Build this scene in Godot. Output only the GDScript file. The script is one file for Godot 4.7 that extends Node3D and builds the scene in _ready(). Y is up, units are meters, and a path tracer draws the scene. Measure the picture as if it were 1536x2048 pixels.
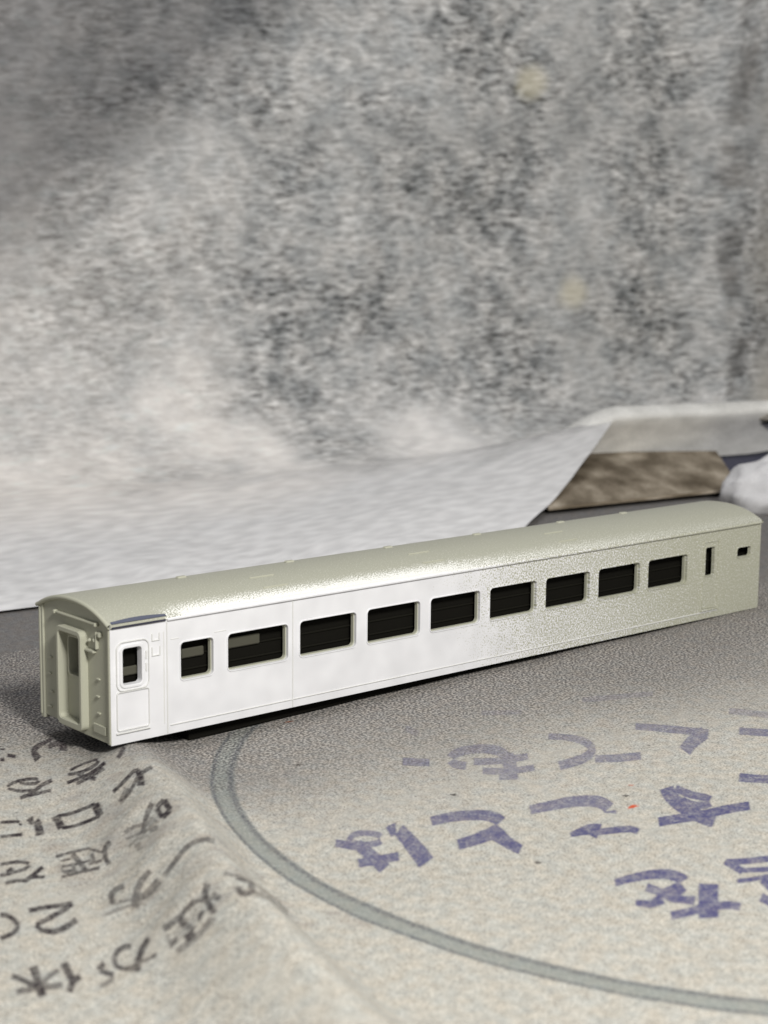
extends Node3D
# A sprayed model railway coach on printed paper inside a paper-lined spraying corner. Lengths below are millimetres; K turns them into metres.
const K := 0.001
const CREST := [[30.0, -30.0, 2.3], [3.1, -0.3, 2.3], [-0.8, 8.9, 3.6], [-6.1, 21.5, 5.0], [-13.7, 39.6, 6.4], [-18.4, 50.8, 6.9], [-22.6, 65.0, 6.6], [-26.1, 79.0, 5.6], [-28.1, 87.6, 4.8], [-38.0, 140.0, 2.0]]
const INK_LO := Vector2(-46, -60)
const INK_HI := Vector2(150, 104)
const PX := 10.4
var ink_img: Image
var ink_noise: PackedByteArray
var M := {}
var coach: Node3D

func _ready():
	# ---- camera
	var cam := Camera3D.new()
	cam.name = "camera"
	add_child(cam)
	cam.transform = Transform3D(Basis(Vector3(0.75769, -0.00545, 0.6526), Vector3(0.11575, 0.98523, -0.12616), Vector3(-0.64227, 0.17113, 0.74713)).orthonormalized(), Vector3(-109.32, 68.74, 180.48) * K)
	var lens := CameraAttributesPhysical.new()
	lens.frustum_focal_length = 39.95
	lens.frustum_focus_distance = 0.242
	lens.frustum_near = 0.01
	lens.frustum_far = 20.0
	lens.exposure_aperture = 34.0
	cam.attributes = lens
	# ---- room light
	var e := Environment.new()
	e.background_mode = Environment.BG_COLOR
	e.background_color = Color(0.48, 0.485, 0.495)
	e.background_energy_multiplier = 1.0
	e.tonemap_mode = Environment.TONE_MAPPER_LINEAR
	e.tonemap_exposure = 1.0
	e.sdfgi_enabled = true
	e.ssao_enabled = true
	e.ssil_enabled = true
	var we := WorldEnvironment.new()
	we.name = "room_air"
	we.environment = e
	add_child(we)
	# ---- lamps
	area_lamp("desk_lamp", Vector3(-60, 250, 300), Vector3(50, 0, -40), Vector2(0.06, 0.06), 0.17, Color(1.0, 0.99, 0.968))
	area_lamp("room_lamp", Vector3(85, 420, -70), Vector3(75, 0, -50), Vector2(0.2, 0.2), 0.05, Color(0.98, 0.985, 1.0))
	# ---- materials
	make_materials()
	# ---- setting
	table()
	printed_sheet()
	backdrop()
	ledge()
	added_shade_board()
	card()
	tissue()
	# ---- the coach
	build_coach()

func area_lamp(called, at, to, size, energy, tint):
	var a := AreaLight3D.new()
	a.name = called
	add_child(a)
	a.area_size = size
	a.light_energy = energy
	a.light_color = tint
	a.area_range = 3.0
	a.shadow_enabled = true
	a.look_at_from_position(at * K, to * K, Vector3.FORWARD)
	return a

# ---------------------------------------------------------------- helpers
func tag(o, label, category, group = "", kind = ""):
	if label: o.set_meta("label", label)
	if category: o.set_meta("category", category)
	if group: o.set_meta("group", group)
	if kind: o.set_meta("kind", kind)
	return o

func begin() -> SurfaceTool:
	var st := SurfaceTool.new()
	st.begin(Mesh.PRIMITIVE_TRIANGLES)
	st.set_smooth_group(-1)
	return st

func obj(called, st, mat, parent = self) -> MeshInstance3D:
	st.generate_normals()
	var mi := MeshInstance3D.new()
	mi.name = called
	mi.mesh = st.commit()
	mi.material_override = mat
	parent.add_child(mi, true)
	return mi

func vert(st, p, uv = null):
	if uv == null:
		uv = Vector2(p.x / 133.0, p.y / 17.0)
	st.set_uv(uv)
	st.add_vertex(p * K)

# a quad given so that (b - a) x (d - a) points out of its front face
func quad(st, a, b, c, d, ua = null, ub = null, uc = null, ud = null):
	vert(st, a, ua); vert(st, c, uc); vert(st, b, ub)
	vert(st, a, ua); vert(st, d, ud); vert(st, c, uc)

func tri(st, a, b, c):
	vert(st, a); vert(st, c); vert(st, b)

# a box with chamfered edges
func box(st, lo, hi, ch = 0.08):
	ch = minf(ch, 0.45 * minf(hi.x - lo.x, minf(hi.y - lo.y, hi.z - lo.z)))
	var c = (lo + hi) * 0.5
	var h = (hi - lo) * 0.5
	for ax in 3:
		for s in [-1.0, 1.0]:
			var b = (ax + 1) % 3
			var d = (ax + 2) % 3
			var P := []
			for q in [[-1, -1], [1, -1], [1, 1], [-1, 1]]:
				var v := Vector3()
				v[ax] = s * h[ax]
				v[b] = q[0] * (h[b] - ch)
				v[d] = q[1] * (h[d] - ch)
				P.append(c + v)
			if s > 0: quad(st, P[0], P[1], P[2], P[3])
			else: quad(st, P[3], P[2], P[1], P[0])
	# chamfer strips
	for ax in 3:
		var b = (ax + 1) % 3
		var d = (ax + 2) % 3
		for sb in [-1.0, 1.0]:
			for sd in [-1.0, 1.0]:
				var P := []
				for q in [[-1, 0], [1, 0], [1, 1], [-1, 1]]:
					var v := Vector3()
					v[ax] = q[0] * (h[ax] - ch)
					v[b] = sb * (h[b] - (ch if q[1] == 0 else 0.0))
					v[d] = sd * (h[d] - (0.0 if q[1] == 0 else ch))
					P.append(c + v)
				var n = (P[1] - P[0]).cross(P[3] - P[0])
				var out := Vector3()
				out[b] = sb
				out[d] = sd
				if n.dot(out) > 0: quad(st, P[0], P[1], P[2], P[3])
				else: quad(st, P[3], P[2], P[1], P[0])
	# corners
	for sx in [-1.0, 1.0]:
		for sy in [-1.0, 1.0]:
			for sz in [-1.0, 1.0]:
				var s3 := Vector3(sx, sy, sz)
				var a = c + s3 * Vector3(h.x, h.y - ch, h.z - ch)
				var b2 = c + s3 * Vector3(h.x - ch, h.y, h.z - ch)
				var d2 = c + s3 * Vector3(h.x - ch, h.y - ch, h.z)
				if (b2 - a).cross(d2 - a).dot(s3) > 0: tri(st, a, b2, d2)
				else: tri(st, a, d2, b2)

# outline of a rounded rectangle, anticlockwise
func rounded(x0, y0, x1, y1, r, n = 5) -> Array:
	var out := []
	r = minf(r, 0.49 * minf(x1 - x0, y1 - y0))
	for k in 4:
		var c := Vector2(x1 - r if k == 0 or k == 3 else x0 + r, y1 - r if k < 2 else y0 + r)
		for i in n + 1:
			var a: float = PI * 0.5 * (k + float(i) / n)
			out.append(c + Vector2(cos(a), sin(a)) * r)
	return out

# strip between two outlines of equal length lying in planes z (facing +z) or as walls; map turns (Vector2, depth) into a point
func band(st, A, da, B, db, map: Callable):
	var n: int = A.size()
	for i in n:
		var j := (i + 1) % n
		quad(st, map.call(A[i], da), map.call(A[j], da), map.call(B[j], db), map.call(B[i], db))

func on_side(p, d): return Vector3(p.x, p.y, d)
func on_end(p, d): return Vector3(-d, p.y, p.x)

# raised ring: outer foot, outer top, inner top, inner foot at depth `deep`
func ring(st, x0, y0, x1, y1, r, wide, proud, deep, map: Callable, foot = 0.0):
	var O := rounded(x0 - wide, y0 - wide, x1 + wide, y1 + wide, r + wide)
	var O2 := rounded(x0 - wide * 0.7, y0 - wide * 0.7, x1 + wide * 0.7, y1 + wide * 0.7, r + wide * 0.7)
	var I2 := rounded(x0 - wide * 0.15, y0 - wide * 0.15, x1 + wide * 0.15, y1 + wide * 0.15, r + wide * 0.15)
	var I := rounded(x0, y0, x1, y1, r)
	band(st, O, foot, O2, proud, map)
	band(st, O2, proud, I2, proud, map)
	band(st, I2, proud, I, proud - 0.06, map)
	band(st, I, proud - 0.06, I, deep, map)

# a flat wall with openings; each opening is [x0, y0, x1, y1, r]; sorted along x
func pierced(st, x0, y0, x1, y1, holes, map: Callable):
	var at = x0
	for i in holes.size():
		var h = holes[i]
		var stop = x1 if i == holes.size() - 1 else (h[2] + holes[i + 1][0]) * 0.5
		for q in [[at, y0, h[0], y1], [h[2], y0, stop, y1], [h[0], y0, h[2], h[1]], [h[0], h[3], h[2], y1]]:
			quad(st, map.call(Vector2(q[0], q[1]), 0.0), map.call(Vector2(q[2], q[1]), 0.0), map.call(Vector2(q[2], q[3]), 0.0), map.call(Vector2(q[0], q[3]), 0.0))
		var o := rounded(h[0], h[1], h[2], h[3], h[4])
		var n := o.size() / 4
		for k in 4:
			var c := Vector2(h[2] if k == 0 or k == 3 else h[0], h[3] if k < 2 else h[1])
			for j in n - 1:
				tri(st, map.call(c, 0.0), map.call(o[k * n + j + 1], 0.0), map.call(o[k * n + j], 0.0))
		at = stop

func noise_bytes(w, h, sd, freq, kind = FastNoiseLite.TYPE_SIMPLEX_SMOOTH, oct = 3, frac = FastNoiseLite.FRACTAL_FBM, stretch = 1, wrap = false) -> PackedByteArray:
	var f := FastNoiseLite.new()
	f.seed = sd
	f.noise_type = kind
	f.frequency = freq
	f.fractal_type = frac
	f.fractal_octaves = oct
	var im: Image = f.get_seamless_image(w / stretch, h, false, false, 0.1, true) if wrap else f.get_image(w / stretch, h, false, false, true)
	if stretch > 1:
		im.resize(w, h, Image.INTERPOLATE_CUBIC)
	im.convert(Image.FORMAT_L8)
	return im.get_data()

func picture(w, h, data: PackedByteArray) -> ImageTexture:
	return ImageTexture.create_from_image(Image.create_from_data(w, h, false, Image.FORMAT_RGB8, data))

func ss(a: float, b: float, x: float) -> float:
	var t := clampf((x - a) / (b - a), 0.0, 1.0)
	return t * t * (3.0 - 2.0 * t)

# ---------------------------------------------------------------- materials
func plain(c, rough, spec = 0.5) -> StandardMaterial3D:
	var m := StandardMaterial3D.new()
	m.albedo_color = Color(c.r, c.g, c.b).linear_to_srgb()
	m.roughness = rough
	m.metallic_specular = spec
	return m

func make_materials():
	M.plastic = plain(Color(0.43, 0.43, 0.345), 0.5, 0.45)
	M.plastic.heightmap_enabled = false
	M.white = plain(Color(0.80, 0.80, 0.81), 0.6, 0.4)
	M.edge = plain(Color(0.68, 0.68, 0.665), 0.6, 0.4)
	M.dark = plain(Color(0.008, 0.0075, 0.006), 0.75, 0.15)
	M.rib = plain(Color(0.011, 0.0105, 0.008), 0.7, 0.15)
	M.inner = plain(Color(0.075, 0.073, 0.056), 0.5, 0.3)
	M.bare = plain(Color(0.085, 0.095, 0.14), 0.16, 0.9)
	M.shell_side = StandardMaterial3D.new()
	M.shell_side.albedo_texture = side_paint()
	M.shell_side.roughness = 0.55
	M.shell_side.metallic_specular = 0.4
	M.shell_side.texture_repeat = false
	M.shell_roof = StandardMaterial3D.new()
	M.shell_roof.albedo_texture = roof_paint()
	M.shell_roof.roughness = 0.42
	M.shell_roof.metallic_specular = 0.5
	M.shell_roof.texture_repeat = false

# grey-green plastic under white paint sprayed from the front: solid on the left, thinning to flecks on the right
func side_paint() -> ImageTexture:
	var w := 2048
	var h := 256
	var fine := noise_bytes(w, h, 11, 0.17, FastNoiseLite.TYPE_SIMPLEX, 2)
	var mid := noise_bytes(w, h, 12, 0.03, FastNoiseLite.TYPE_SIMPLEX_SMOOTH, 3)
	var soft := noise_bytes(w, h, 13, 0.012, FastNoiseLite.TYPE_SIMPLEX_SMOOTH, 2)
	var out := PackedByteArray()
	out.resize(w * h * 3)
	for y in h:
		var up := 1.0 - float(y) / h
		for x in w:
			var i := y * w + x
			var mm := x * 133.0 / w
			var fn := fine[i] / 255.0
			var md := mid[i] / 255.0 - 0.5
			var edge := mm + 6.0 * (0.5 - up) + md * 10.0
			var cover := 1.12 - 0.58 * ss(52.0, 80.0, edge) - 0.36 * ss(78.0, 125.0, edge)
			var g := ss(1.0 - cover - 0.1, 1.0 - cover + 0.16, 0.5 + (fn - 0.5) * 1.15)
			if cover > 1.04: g = 1.0
			var a := 174.0 + (fn - 0.5) * 16.0
			var sh := (soft[i] / 255.0 - 0.5) * 12.0
			out[i * 3] = int(lerpf(a, 226.0 + sh, g))
			out[i * 3 + 1] = int(lerpf(a, 226.0 + sh, g))
			out[i * 3 + 2] = int(lerpf(a - 18.0, 229.0 + sh, g))
	return picture(w, h, out)

# u along the coach, v across the roof from the near eave (0) to the far one (1)
func roof_paint() -> ImageTexture:
	var w := 2048
	var h := 320
	var fine := noise_bytes(w, h, 21, 0.19, FastNoiseLite.TYPE_SIMPLEX, 2)
	var mid := noise_bytes(w, h, 22, 0.03, FastNoiseLite.TYPE_SIMPLEX_SMOOTH, 3)
	var out := PackedByteArray()
	out.resize(w * h * 3)
	for y in h:
		var across := y * 19.0 / h
		for x in w:
			var i := y * w + x
			var mm := x * 133.0 / w
			var fn := fine[i] / 255.0
			var md := mid[i] / 255.0 - 0.5
			var near := 1.0 - ss(0.3, 3.9, across + md * 0.5)
			var along := ss(6.0, 13.0, mm + md * 4.0) * (1.0 - 0.55 * ss(52.0, 72.0, mm + md * 8.0) - 0.25 * ss(75.0, 120.0, mm))
			var cover := near * along * 1.05
			var g := ss(1.0 - cover - 0.1, 1.0 - cover + 0.1, 0.5 + (fn - 0.5) * 1.25)
			var a := 168.0 + (fn - 0.5) * 16.0
			out[i * 3] = int(lerpf(a, 238.0, g))
			out[i * 3 + 1] = int(lerpf(a, 238.0, g))
			out[i * 3 + 2] = int(lerpf(a - 15.0, 233.0, g))
	return picture(w, h, out)

# ---------------------------------------------------------------- the paper that everything stands on
func table():
	var st := begin()
	st.set_smooth_group(-1)
	box(st, Vector3(-400, -25, -420), Vector3(520, -0.7, 320), 1.0)
	tag(obj("tabletop", st, plain(Color(0.020, 0.022, 0.065), 0.5)), "dark navy tabletop showing past the papers behind the coach", "tabletop", "", "structure")

func crest(z: float) -> Vector2:
	for i in CREST.size() - 1:
		var a = CREST[i]
		var b = CREST[i + 1]
		if z <= b[1]:
			var t = clampf((z - a[1]) / (b[1] - a[1]), 0, 1)
			return Vector2(lerpf(a[0], b[0], t), lerpf(a[2], b[2], t))
	return Vector2(CREST[-1][0], CREST[-1][2])

func lift(x: float, z: float) -> float:
	var c := crest(z)
	var d := x - c.x
	var w := 9.0 if d < 0.0 else 5.4
	var r := absf(d) / w
	var y := c.y * ss(-9.0, 1.0, z) * (0.62 * exp(-r * r * 1.35) + 0.38 * maxf(0.0, 1.0 - r * 0.8))
	# small creases running off the ridge into the printed side
	for k in 3:
		var u := (z - 22.0 - 13.0 * k) + d * 0.55
		y += 0.55 * exp(-u * u / 5.0) * ss(-17.0, -5.0, d) * (1.0 - ss(-5.0, -1.0, d))
	return y

func printed_sheet():
	var rng := FastNoiseLite.new()
	rng.seed = 5
	rng.frequency = 0.02
	rng.fractal_octaves = 4
	# printed side: strokes of ink, filled outline by outline
	var w := int((INK_HI.x - INK_LO.x) * PX)
	var h := int((INK_HI.y - INK_LO.y) * PX)
	ink_img = Image.create(w, h, false, Image.FORMAT_RGBA8)
	ink_img.fill(Color8(82, 78, 92, 0))
	ink_noise = noise_bytes(512, 512, 31, 0.18, FastNoiseLite.TYPE_SIMPLEX, 2, FastNoiseLite.FRACTAL_FBM, 1, true)
	printed_ring()
	writing()
	# ink has crept a little into the paper
	ink_img.resize(w / 2, h / 2, Image.INTERPOLATE_BILINEAR)
	ink_img.resize(w, h, Image.INTERPOLATE_CUBIC)
	paint_specks()
	dust()
	# grain of paper and dust
	var g := 1024
	var fine := noise_bytes(g, g, 41, 0.135, FastNoiseLite.TYPE_SIMPLEX, 2, FastNoiseLite.FRACTAL_FBM, 1, true)
	var mid := noise_bytes(g, g, 42, 0.035, FastNoiseLite.TYPE_SIMPLEX_SMOOTH, 3, FastNoiseLite.FRACTAL_FBM, 1, true)
	var warm := noise_bytes(g, g, 43, 0.02, FastNoiseLite.TYPE_SIMPLEX_SMOOTH, 2, FastNoiseLite.FRACTAL_FBM, 1, true)
	var out := PackedByteArray()
	out.resize(g * g * 3)
	for i in g * g:
		var f := fine[i] / 255.0 - 0.5
		var v := 222.0 + f * 64.0 + (mid[i] / 255.0 - 0.5) * 40.0
		if f < -0.34: v -= 50.0
		var t := (warm[i] / 255.0 - 0.5) * 9.0
		out[i * 3] = int(clampf(v + t, 0, 255))
		out[i * 3 + 1] = int(clampf(v, 0, 255))
		out[i * 3 + 2] = int(clampf(v - t, 0, 255))
	var paper := StandardMaterial3D.new()
	paper.albedo_texture = picture(g, g, out)
	paper.uv1_scale = Vector3(1, 1, 1)
	paper.vertex_color_use_as_albedo = true
	paper.roughness = 0.85
	paper.metallic_specular = 0.25
	var printed: StandardMaterial3D = paper.duplicate()
	printed.detail_enabled = true
	printed.detail_albedo = ImageTexture.create_from_image(ink_img)
	printed.detail_blend_mode = BaseMaterial3D.BLEND_MODE_MIX
	printed.detail_uv_layer = BaseMaterial3D.DETAIL_UV_2
	var xs := lines([[-170, INK_LO.x, 6.0], [INK_LO.x, 40, 1.0], [40, INK_HI.x, 2.5], [INK_HI.x, 300, 5.0]])
	var zs := lines([[-215, -100, 6.0], [-100, INK_LO.y, 3.0], [INK_LO.y, -12, 2.0], [-12, INK_HI.y, 1.0], [INK_HI.y, 190, 5.0]])
	var mesh := ArrayMesh.new()
	for inner in [true, false]:
		var st := begin()
		st.set_smooth_group(0)
		for j in zs.size() - 1:
			for i in xs.size() - 1:
				var cx = (xs[i] + xs[i + 1]) * 0.5
				var cz = (zs[j] + zs[j + 1]) * 0.5
				if (cx > INK_LO.x and cx < INK_HI.x and cz > INK_LO.y and cz < INK_HI.y) != inner:
					continue
				if cz < -96.0 + 0.04 * cx - 26.0 * ss(150, 300, cx) * 0.0 and cx > 235.0:
					continue
				for k in [[0, 0], [1, 0], [1, 1], [0, 0], [1, 1], [0, 1]]:
					var x = xs[i + k[0]]
					var z = zs[j + k[1]]
					var y = lift(x, z) + 0.25 * rng.get_noise_2d(x * 2.0, z * 2.0)
					st.set_uv(Vector2(x, z) / 62.0)
					st.set_uv2((Vector2(x, z) - INK_LO) / (INK_HI - INK_LO))
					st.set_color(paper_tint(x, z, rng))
					st.add_vertex(Vector3(x, y, z) * K)
		st.generate_normals()
		st.commit(mesh)
	mesh.surface_set_material(0, printed)
	mesh.surface_set_material(1, paper)
	var mi := MeshInstance3D.new()
	mi.name = "printed_paper_sheet"
	mi.mesh = mesh
	add_child(mi, true)
	tag(mi, "large creased sheet of cream printed paper with brush writing, grey with overspray, under the coach", "paper")

func lines(parts) -> Array:
	var out := []
	for p in parts:
		var n := int(ceilf((p[1] - p[0]) / p[2]))
		for i in n:
			out.append(lerpf(p[0], p[1], float(i) / n))
	out.append(parts[-1][1])
	return out

# clean cream paper, greyed by dry overspray around and behind the coach
func paper_tint(x, z, rng):
	var n = rng.get_noise_2d(x, z) * 0.5
	var dust := dustiness(x, z + n * 26.0)
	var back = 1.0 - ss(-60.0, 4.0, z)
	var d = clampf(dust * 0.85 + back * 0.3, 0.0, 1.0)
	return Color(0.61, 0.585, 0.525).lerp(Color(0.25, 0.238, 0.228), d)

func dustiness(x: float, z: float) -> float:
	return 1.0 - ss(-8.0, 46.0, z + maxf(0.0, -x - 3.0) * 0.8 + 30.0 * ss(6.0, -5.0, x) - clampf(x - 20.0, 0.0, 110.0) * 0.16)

# ---- ink on the sheet. a = strength; pts alternate between the two sides of a stroke
func ink(rgb, a, pts):
	var P := []
	for i in pts.size() / 2:
		P.append((Vector2(pts[i * 2], pts[i * 2 + 1]) - INK_LO) * PX)
	for i in P.size() / 2 - 1:
		blot(rgb, a, [P[i * 2], P[i * 2 + 1], P[i * 2 + 3], P[i * 2 + 2]])

func inside(p, q):
	var pos := false
	var neg := false
	for i in q.size():
		var a = q[i]
		var b = q[(i + 1) % q.size()]
		var s = (b - a).cross(p - a)
		if s > 0.0: pos = true
		if s < 0.0: neg = true
	return not (pos and neg)

func blot(rgb, a, q):
	var lo = q[0]
	var hi = q[0]
	for p in q:
		lo = lo.min(p)
		hi = hi.max(p)
	var w := ink_img.get_width()
	var h := ink_img.get_height()
	for y in range(maxi(0, int(lo.y) - 1), mini(h, int(hi.y) + 2)):
		for x in range(maxi(0, int(lo.x) - 1), mini(w, int(hi.x) + 2)):
			var c := 0.0
			for s in [Vector2(0.25, 0.25), Vector2(0.75, 0.25), Vector2(0.25, 0.75), Vector2(0.75, 0.75)]:
				if inside(Vector2(x, y) + s, q): c += 0.25
			if c > 0.0:
				var n := ink_noise[(y % 512) * 512 + x % 512] / 255.0
				var z := INK_LO.y + y / PX
				var n3 := ink_noise[((y / 4) % 512) * 512 + (x / 4) % 512] / 255.0
				var al = c * a * clampf(0.3 + n * 0.6 + n3 * 0.5, 0.0, 1.0) * (lerpf(0.62, 0.95, ss(15.0, 60.0, z)) if rgb.b > 0.35 else 1.0)
				var old := ink_img.get_pixel(x, y)
				ink_img.set_pixel(x, y, Color(rgb.r, rgb.g, rgb.b, maxf(old.a, al)))

# a printed circle: two dark lines with a grey green band between them
func printed_ring():
	var w := ink_img.get_width()
	var h := ink_img.get_height()
	for y in h:
		var z := INK_LO.y + y / PX
		for x in w:
			var mx := INK_LO.x + x / PX
			var c := Vector2(mx - 67.8, z - 55.3)
			var r := c.length()
			if r < 70.0 or r > 76.6 or mx > 112.0: continue
			r += 0.35 * sin(c.angle() * 3.0 + 0.6)
			var n1 := ink_noise[(y % 512) * 512 + x % 512] / 255.0
			var n2 := ink_noise[((y / 3) % 512) * 512 + (x / 3) % 512] / 255.0
			var line := maxf(1.0 - absf(r - 74.6 + n2 * 0.25) / 0.36, (1.0 - absf(r - 72.0 - n2 * 0.35) / 0.62) * 0.9)
			var al := ss(71.5, 71.9, r) * (1.0 - ss(74.7, 74.95, r)) * (0.5 + 0.35 * n1)
			var dark := clampf(line * (0.5 + 0.95 * n1), 0.0, 1.0)
			var col := Color8(124, 131, 128).lerp(Color8(60, 66, 76), dark)
			var a := clampf(maxf(al, dark * 0.85), 0.0, 0.95)
			if a > 0.01: ink_img.set_pixel(x, y, Color(col.r, col.g, col.b, a))

# dry dust of overspray over sheet and print alike: patchy, dark and pale flecks
func dust():
	var w := ink_img.get_width()
	var h := ink_img.get_height()
	var dn := noise_bytes(1024, 1024, 33, 0.165, FastNoiseLite.TYPE_SIMPLEX, 2, FastNoiseLite.FRACTAL_FBM, 1, true)
	var patch := noise_bytes(1024, 1024, 34, 0.012, FastNoiseLite.TYPE_SIMPLEX_SMOOTH, 4, FastNoiseLite.FRACTAL_FBM, 1, true)
	for y in h:
		var z := INK_LO.y + y / PX
		for x in w:
			var i := (y % 1024) * 1024 + x % 1024
			var pt := patch[i] / 255.0
			var dd := dustiness(INK_LO.x + x / PX, z + (pt - 0.5) * 34.0) * (0.55 + 0.75 * pt) + 0.10 * pt
			if dd < 0.02: continue
			var n := dn[i] / 255.0
			var a := 0.0
			var col := Color8(70, 67, 66)
			if n > 0.52:
				a = dd * minf((n - 0.52) * 5.0, 0.82)
			elif n < 0.45:
				a = dd * minf((0.45 - n) * 3.4, 0.62)
				col = Color8(206, 199, 190)
			if a < 0.01: continue
			var old := ink_img.get_pixel(x, y)
			var o := a + old.a * (1.0 - a)
			var k := a / o
			ink_img.set_pixel(x, y, Color(lerpf(old.r, col.r, k), lerpf(old.g, col.g, k), lerpf(old.b, col.b, k), o))

# dry flecks of paint and dirt lying on the print
func paint_specks():
	var r := RandomNumberGenerator.new()
	r.seed = 77
	for i in 150:
		var p := Vector2(r.randf_range(-44, 90), r.randf_range(-18, 60) )
		var s := r.randf_range(0.08, 0.26)
		speck(p, s, s * r.randf_range(0.6, 1.6), Color8(52, 48, 46), r.randf_range(0.3, 0.8))
	for i in 60:
		var p := Vector2(r.randf_range(-24, -4), r.randf_range(8, 58))
		var s := r.randf_range(0.8, 2.4)
		speck(p, s, s * r.randf_range(0.5, 1.3), Color8(112, 100, 98), r.randf_range(0.1, 0.26))
	speck(Vector2(38.0, 53.7), 0.95, 0.5, Color8(196, 76, 40), 0.95)
	speck(Vector2(43.7, 48.5), 0.4, 0.4, Color8(170, 90, 70), 0.6)
	speck(Vector2(28.5, -0.4), 0.9, 0.35, Color8(150, 70, 40), 0.8)
	for p in [Vector2(25.1, 36.5), Vector2(16.8, 58.8), Vector2(40.3, 50.6), Vector2(17.9, 15.4)]:
		speck(p, 0.5, 0.45, Color8(50, 46, 44), 0.85)

func speck(at, rx, rz, col, a):
	var c = (at - INK_LO) * PX
	for y in range(int(c.y - rz * PX) - 1, int(c.y + rz * PX) + 2):
		for x in range(int(c.x - rx * PX) - 1, int(c.x + rx * PX) + 2):
			if x < 0 or y < 0 or x >= ink_img.get_width() or y >= ink_img.get_height(): continue
			var d := Vector2((x - c.x) / (rx * PX), (y - c.y) / (rz * PX)).length()
			var n := ink_noise[(y % 512) * 512 + x % 512] / 255.0
			var al = a * (1.0 - ss(0.55, 1.0, d + (n - 0.5) * 0.7))
			var old := ink_img.get_pixel(x, y)
			if al > old.a: ink_img.set_pixel(x, y, Color(col.r, col.g, col.b, al))

# ---------------------------------------------------------------- papers at the back
const WALL := Vector2(103, -217)      # foot of the standing part
const ALONG := Vector2(0.9397, 0.342)
const CORNER := 214.0

# plan of the back paper: straight, then a soft corner, then towards the room
func plan(s) -> Vector2:
	var n := Vector2(-ALONG.y, ALONG.x)
	var rad := 16.0
	if s <= CORNER - rad:
		return WALL + ALONG * s
	var c = WALL + ALONG * (CORNER - rad) + n * rad
	var a = minf((s - (CORNER - rad)) / rad, 1.35)
	var p = c - n * rad * cos(a) + ALONG * rad * sin(a)
	var rest = s - (CORNER - rad) - rad * 1.35
	if rest > 0:
		p += (ALONG * cos(a) + n * sin(a)) * rest
	return p

func bend_radius(f: float) -> float:
	return lerpf(46.0, 26.0, f * f)

func foot(s: float, f: float) -> Vector2:
	return WALL + ALONG * s + Vector2(-ALONG.y, ALONG.x) * bend_radius(f) * 0.9

func backdrop():
	var rng := FastNoiseLite.new()
	rng.seed = 9
	rng.frequency = 0.012
	rng.fractal_octaves = 3
	var st := begin()
	st.set_smooth_group(0)
	var ns := 110
	var rows := []
	for i in 15: rows.append([0, i / 15.0])            # lying part, front edge to bend
	for i in 12: rows.append([1, i / 12.0])            # bend
	for i in 31: rows.append([2, i / 30.0])            # standing part
	var G := []
	for r in rows:
		var line := []
		for i in ns + 1:
			var f := float(i) / ns
			var p := Vector3()
			var uv := Vector2()
			# right edge of the lying part runs slantwise; the standing part goes on past the corner
			if r[0] == 0:
				var front := Vector2(-75, -104).lerp(Vector2(136, -67.3), f)
				var bend := foot(lerpf(-150.0, 166.0, f), f)
				var q := front.lerp(bend, r[1])
				var edge := pow(f, 6.0)
				var y = 1.1 + 0.8 * sin(f * 9.0) * (1.0 - r[1]) + r[1] * r[1] * (1.6 + 10.5 * edge) + 1.6 * (1.0 - r[1]) * rng.get_noise_2d(q.x * 1.6, q.y * 1.6) + 1.2 * r[1] * (1.0 - r[1]) * sin(f * 23.0 + r[1] * 3.0)
				p = Vector3(q.x, maxf(y, 0.55), q.y)
				uv = Vector2(lerpf(-150.0, 166.0, f), r[1] * 90.0 - 90.0)
			else:
				var top: float = r[1] if r[0] == 1 else 1.0
				var s := lerpf(-150.0, lerpf(166.0, 330.0, ss(0.0, 0.45, top)), f)
				var rad := bend_radius(f)
				var b = plan(s)
				var b2 = plan(s + 1.0)
				var nn = Vector2(-(b2 - b).y, (b2 - b).x).normalized()
				var a := top * PI * 0.5
				var edge := pow(f, 6.0) * (1.0 - top)
				var up = rad * (1.0 - cos(a)) + 2.7 + 10.5 * edge
				var off: float = 0.9 * rad * (1.0 - sin(a))
				if r[0] == 2:
					up += r[1] * 190.0
					off -= r[1] * 4.0
				if s > CORNER - 30.0: off *= 1.0 - 0.7 * ss(CORNER - 30.0, CORNER + 20.0, s)
				var wav = rng.get_noise_2d(s, up * 0.6) * 5.0 * ss(0.3, 1.0, top)
				b += nn * (off + wav)
				p = Vector3(b.x, up, b.y)
				uv = Vector2(s, a * rad * 0.95 + (r[1] * 190.0 if r[0] == 2 else 0.0))
			line.append([p, uv])
		G.append(line)
	for j in G.size() - 1:
		for i in ns:
			for k in [[0, 0], [1, 1], [1, 0], [0, 0], [0, 1], [1, 1]]:
				var v = G[j + k[1]][i + k[0]]
				st.set_uv(Vector2(v[1].x / 300.0, -v[1].y / 240.0))
				st.set_uv2(Vector2((v[1].x + 150.0) / 500.0, (220.0 - v[1].y) / 320.0))
				st.add_vertex(v[0] * K)
	var m := StandardMaterial3D.new()
	m.albedo_texture = mottle()
	m.roughness = 0.9
	m.metallic_specular = 0.2
	m.cull_mode = BaseMaterial3D.CULL_DISABLED
	m.detail_enabled = true
	m.detail_albedo = backdrop_wear_and_light()
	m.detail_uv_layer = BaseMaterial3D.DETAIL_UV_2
	tag(obj("backdrop_paper", st, m), "thin mottled white fibre paper standing behind the coach and curving down to the floor", "paper")
	M.mottle = m

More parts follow.
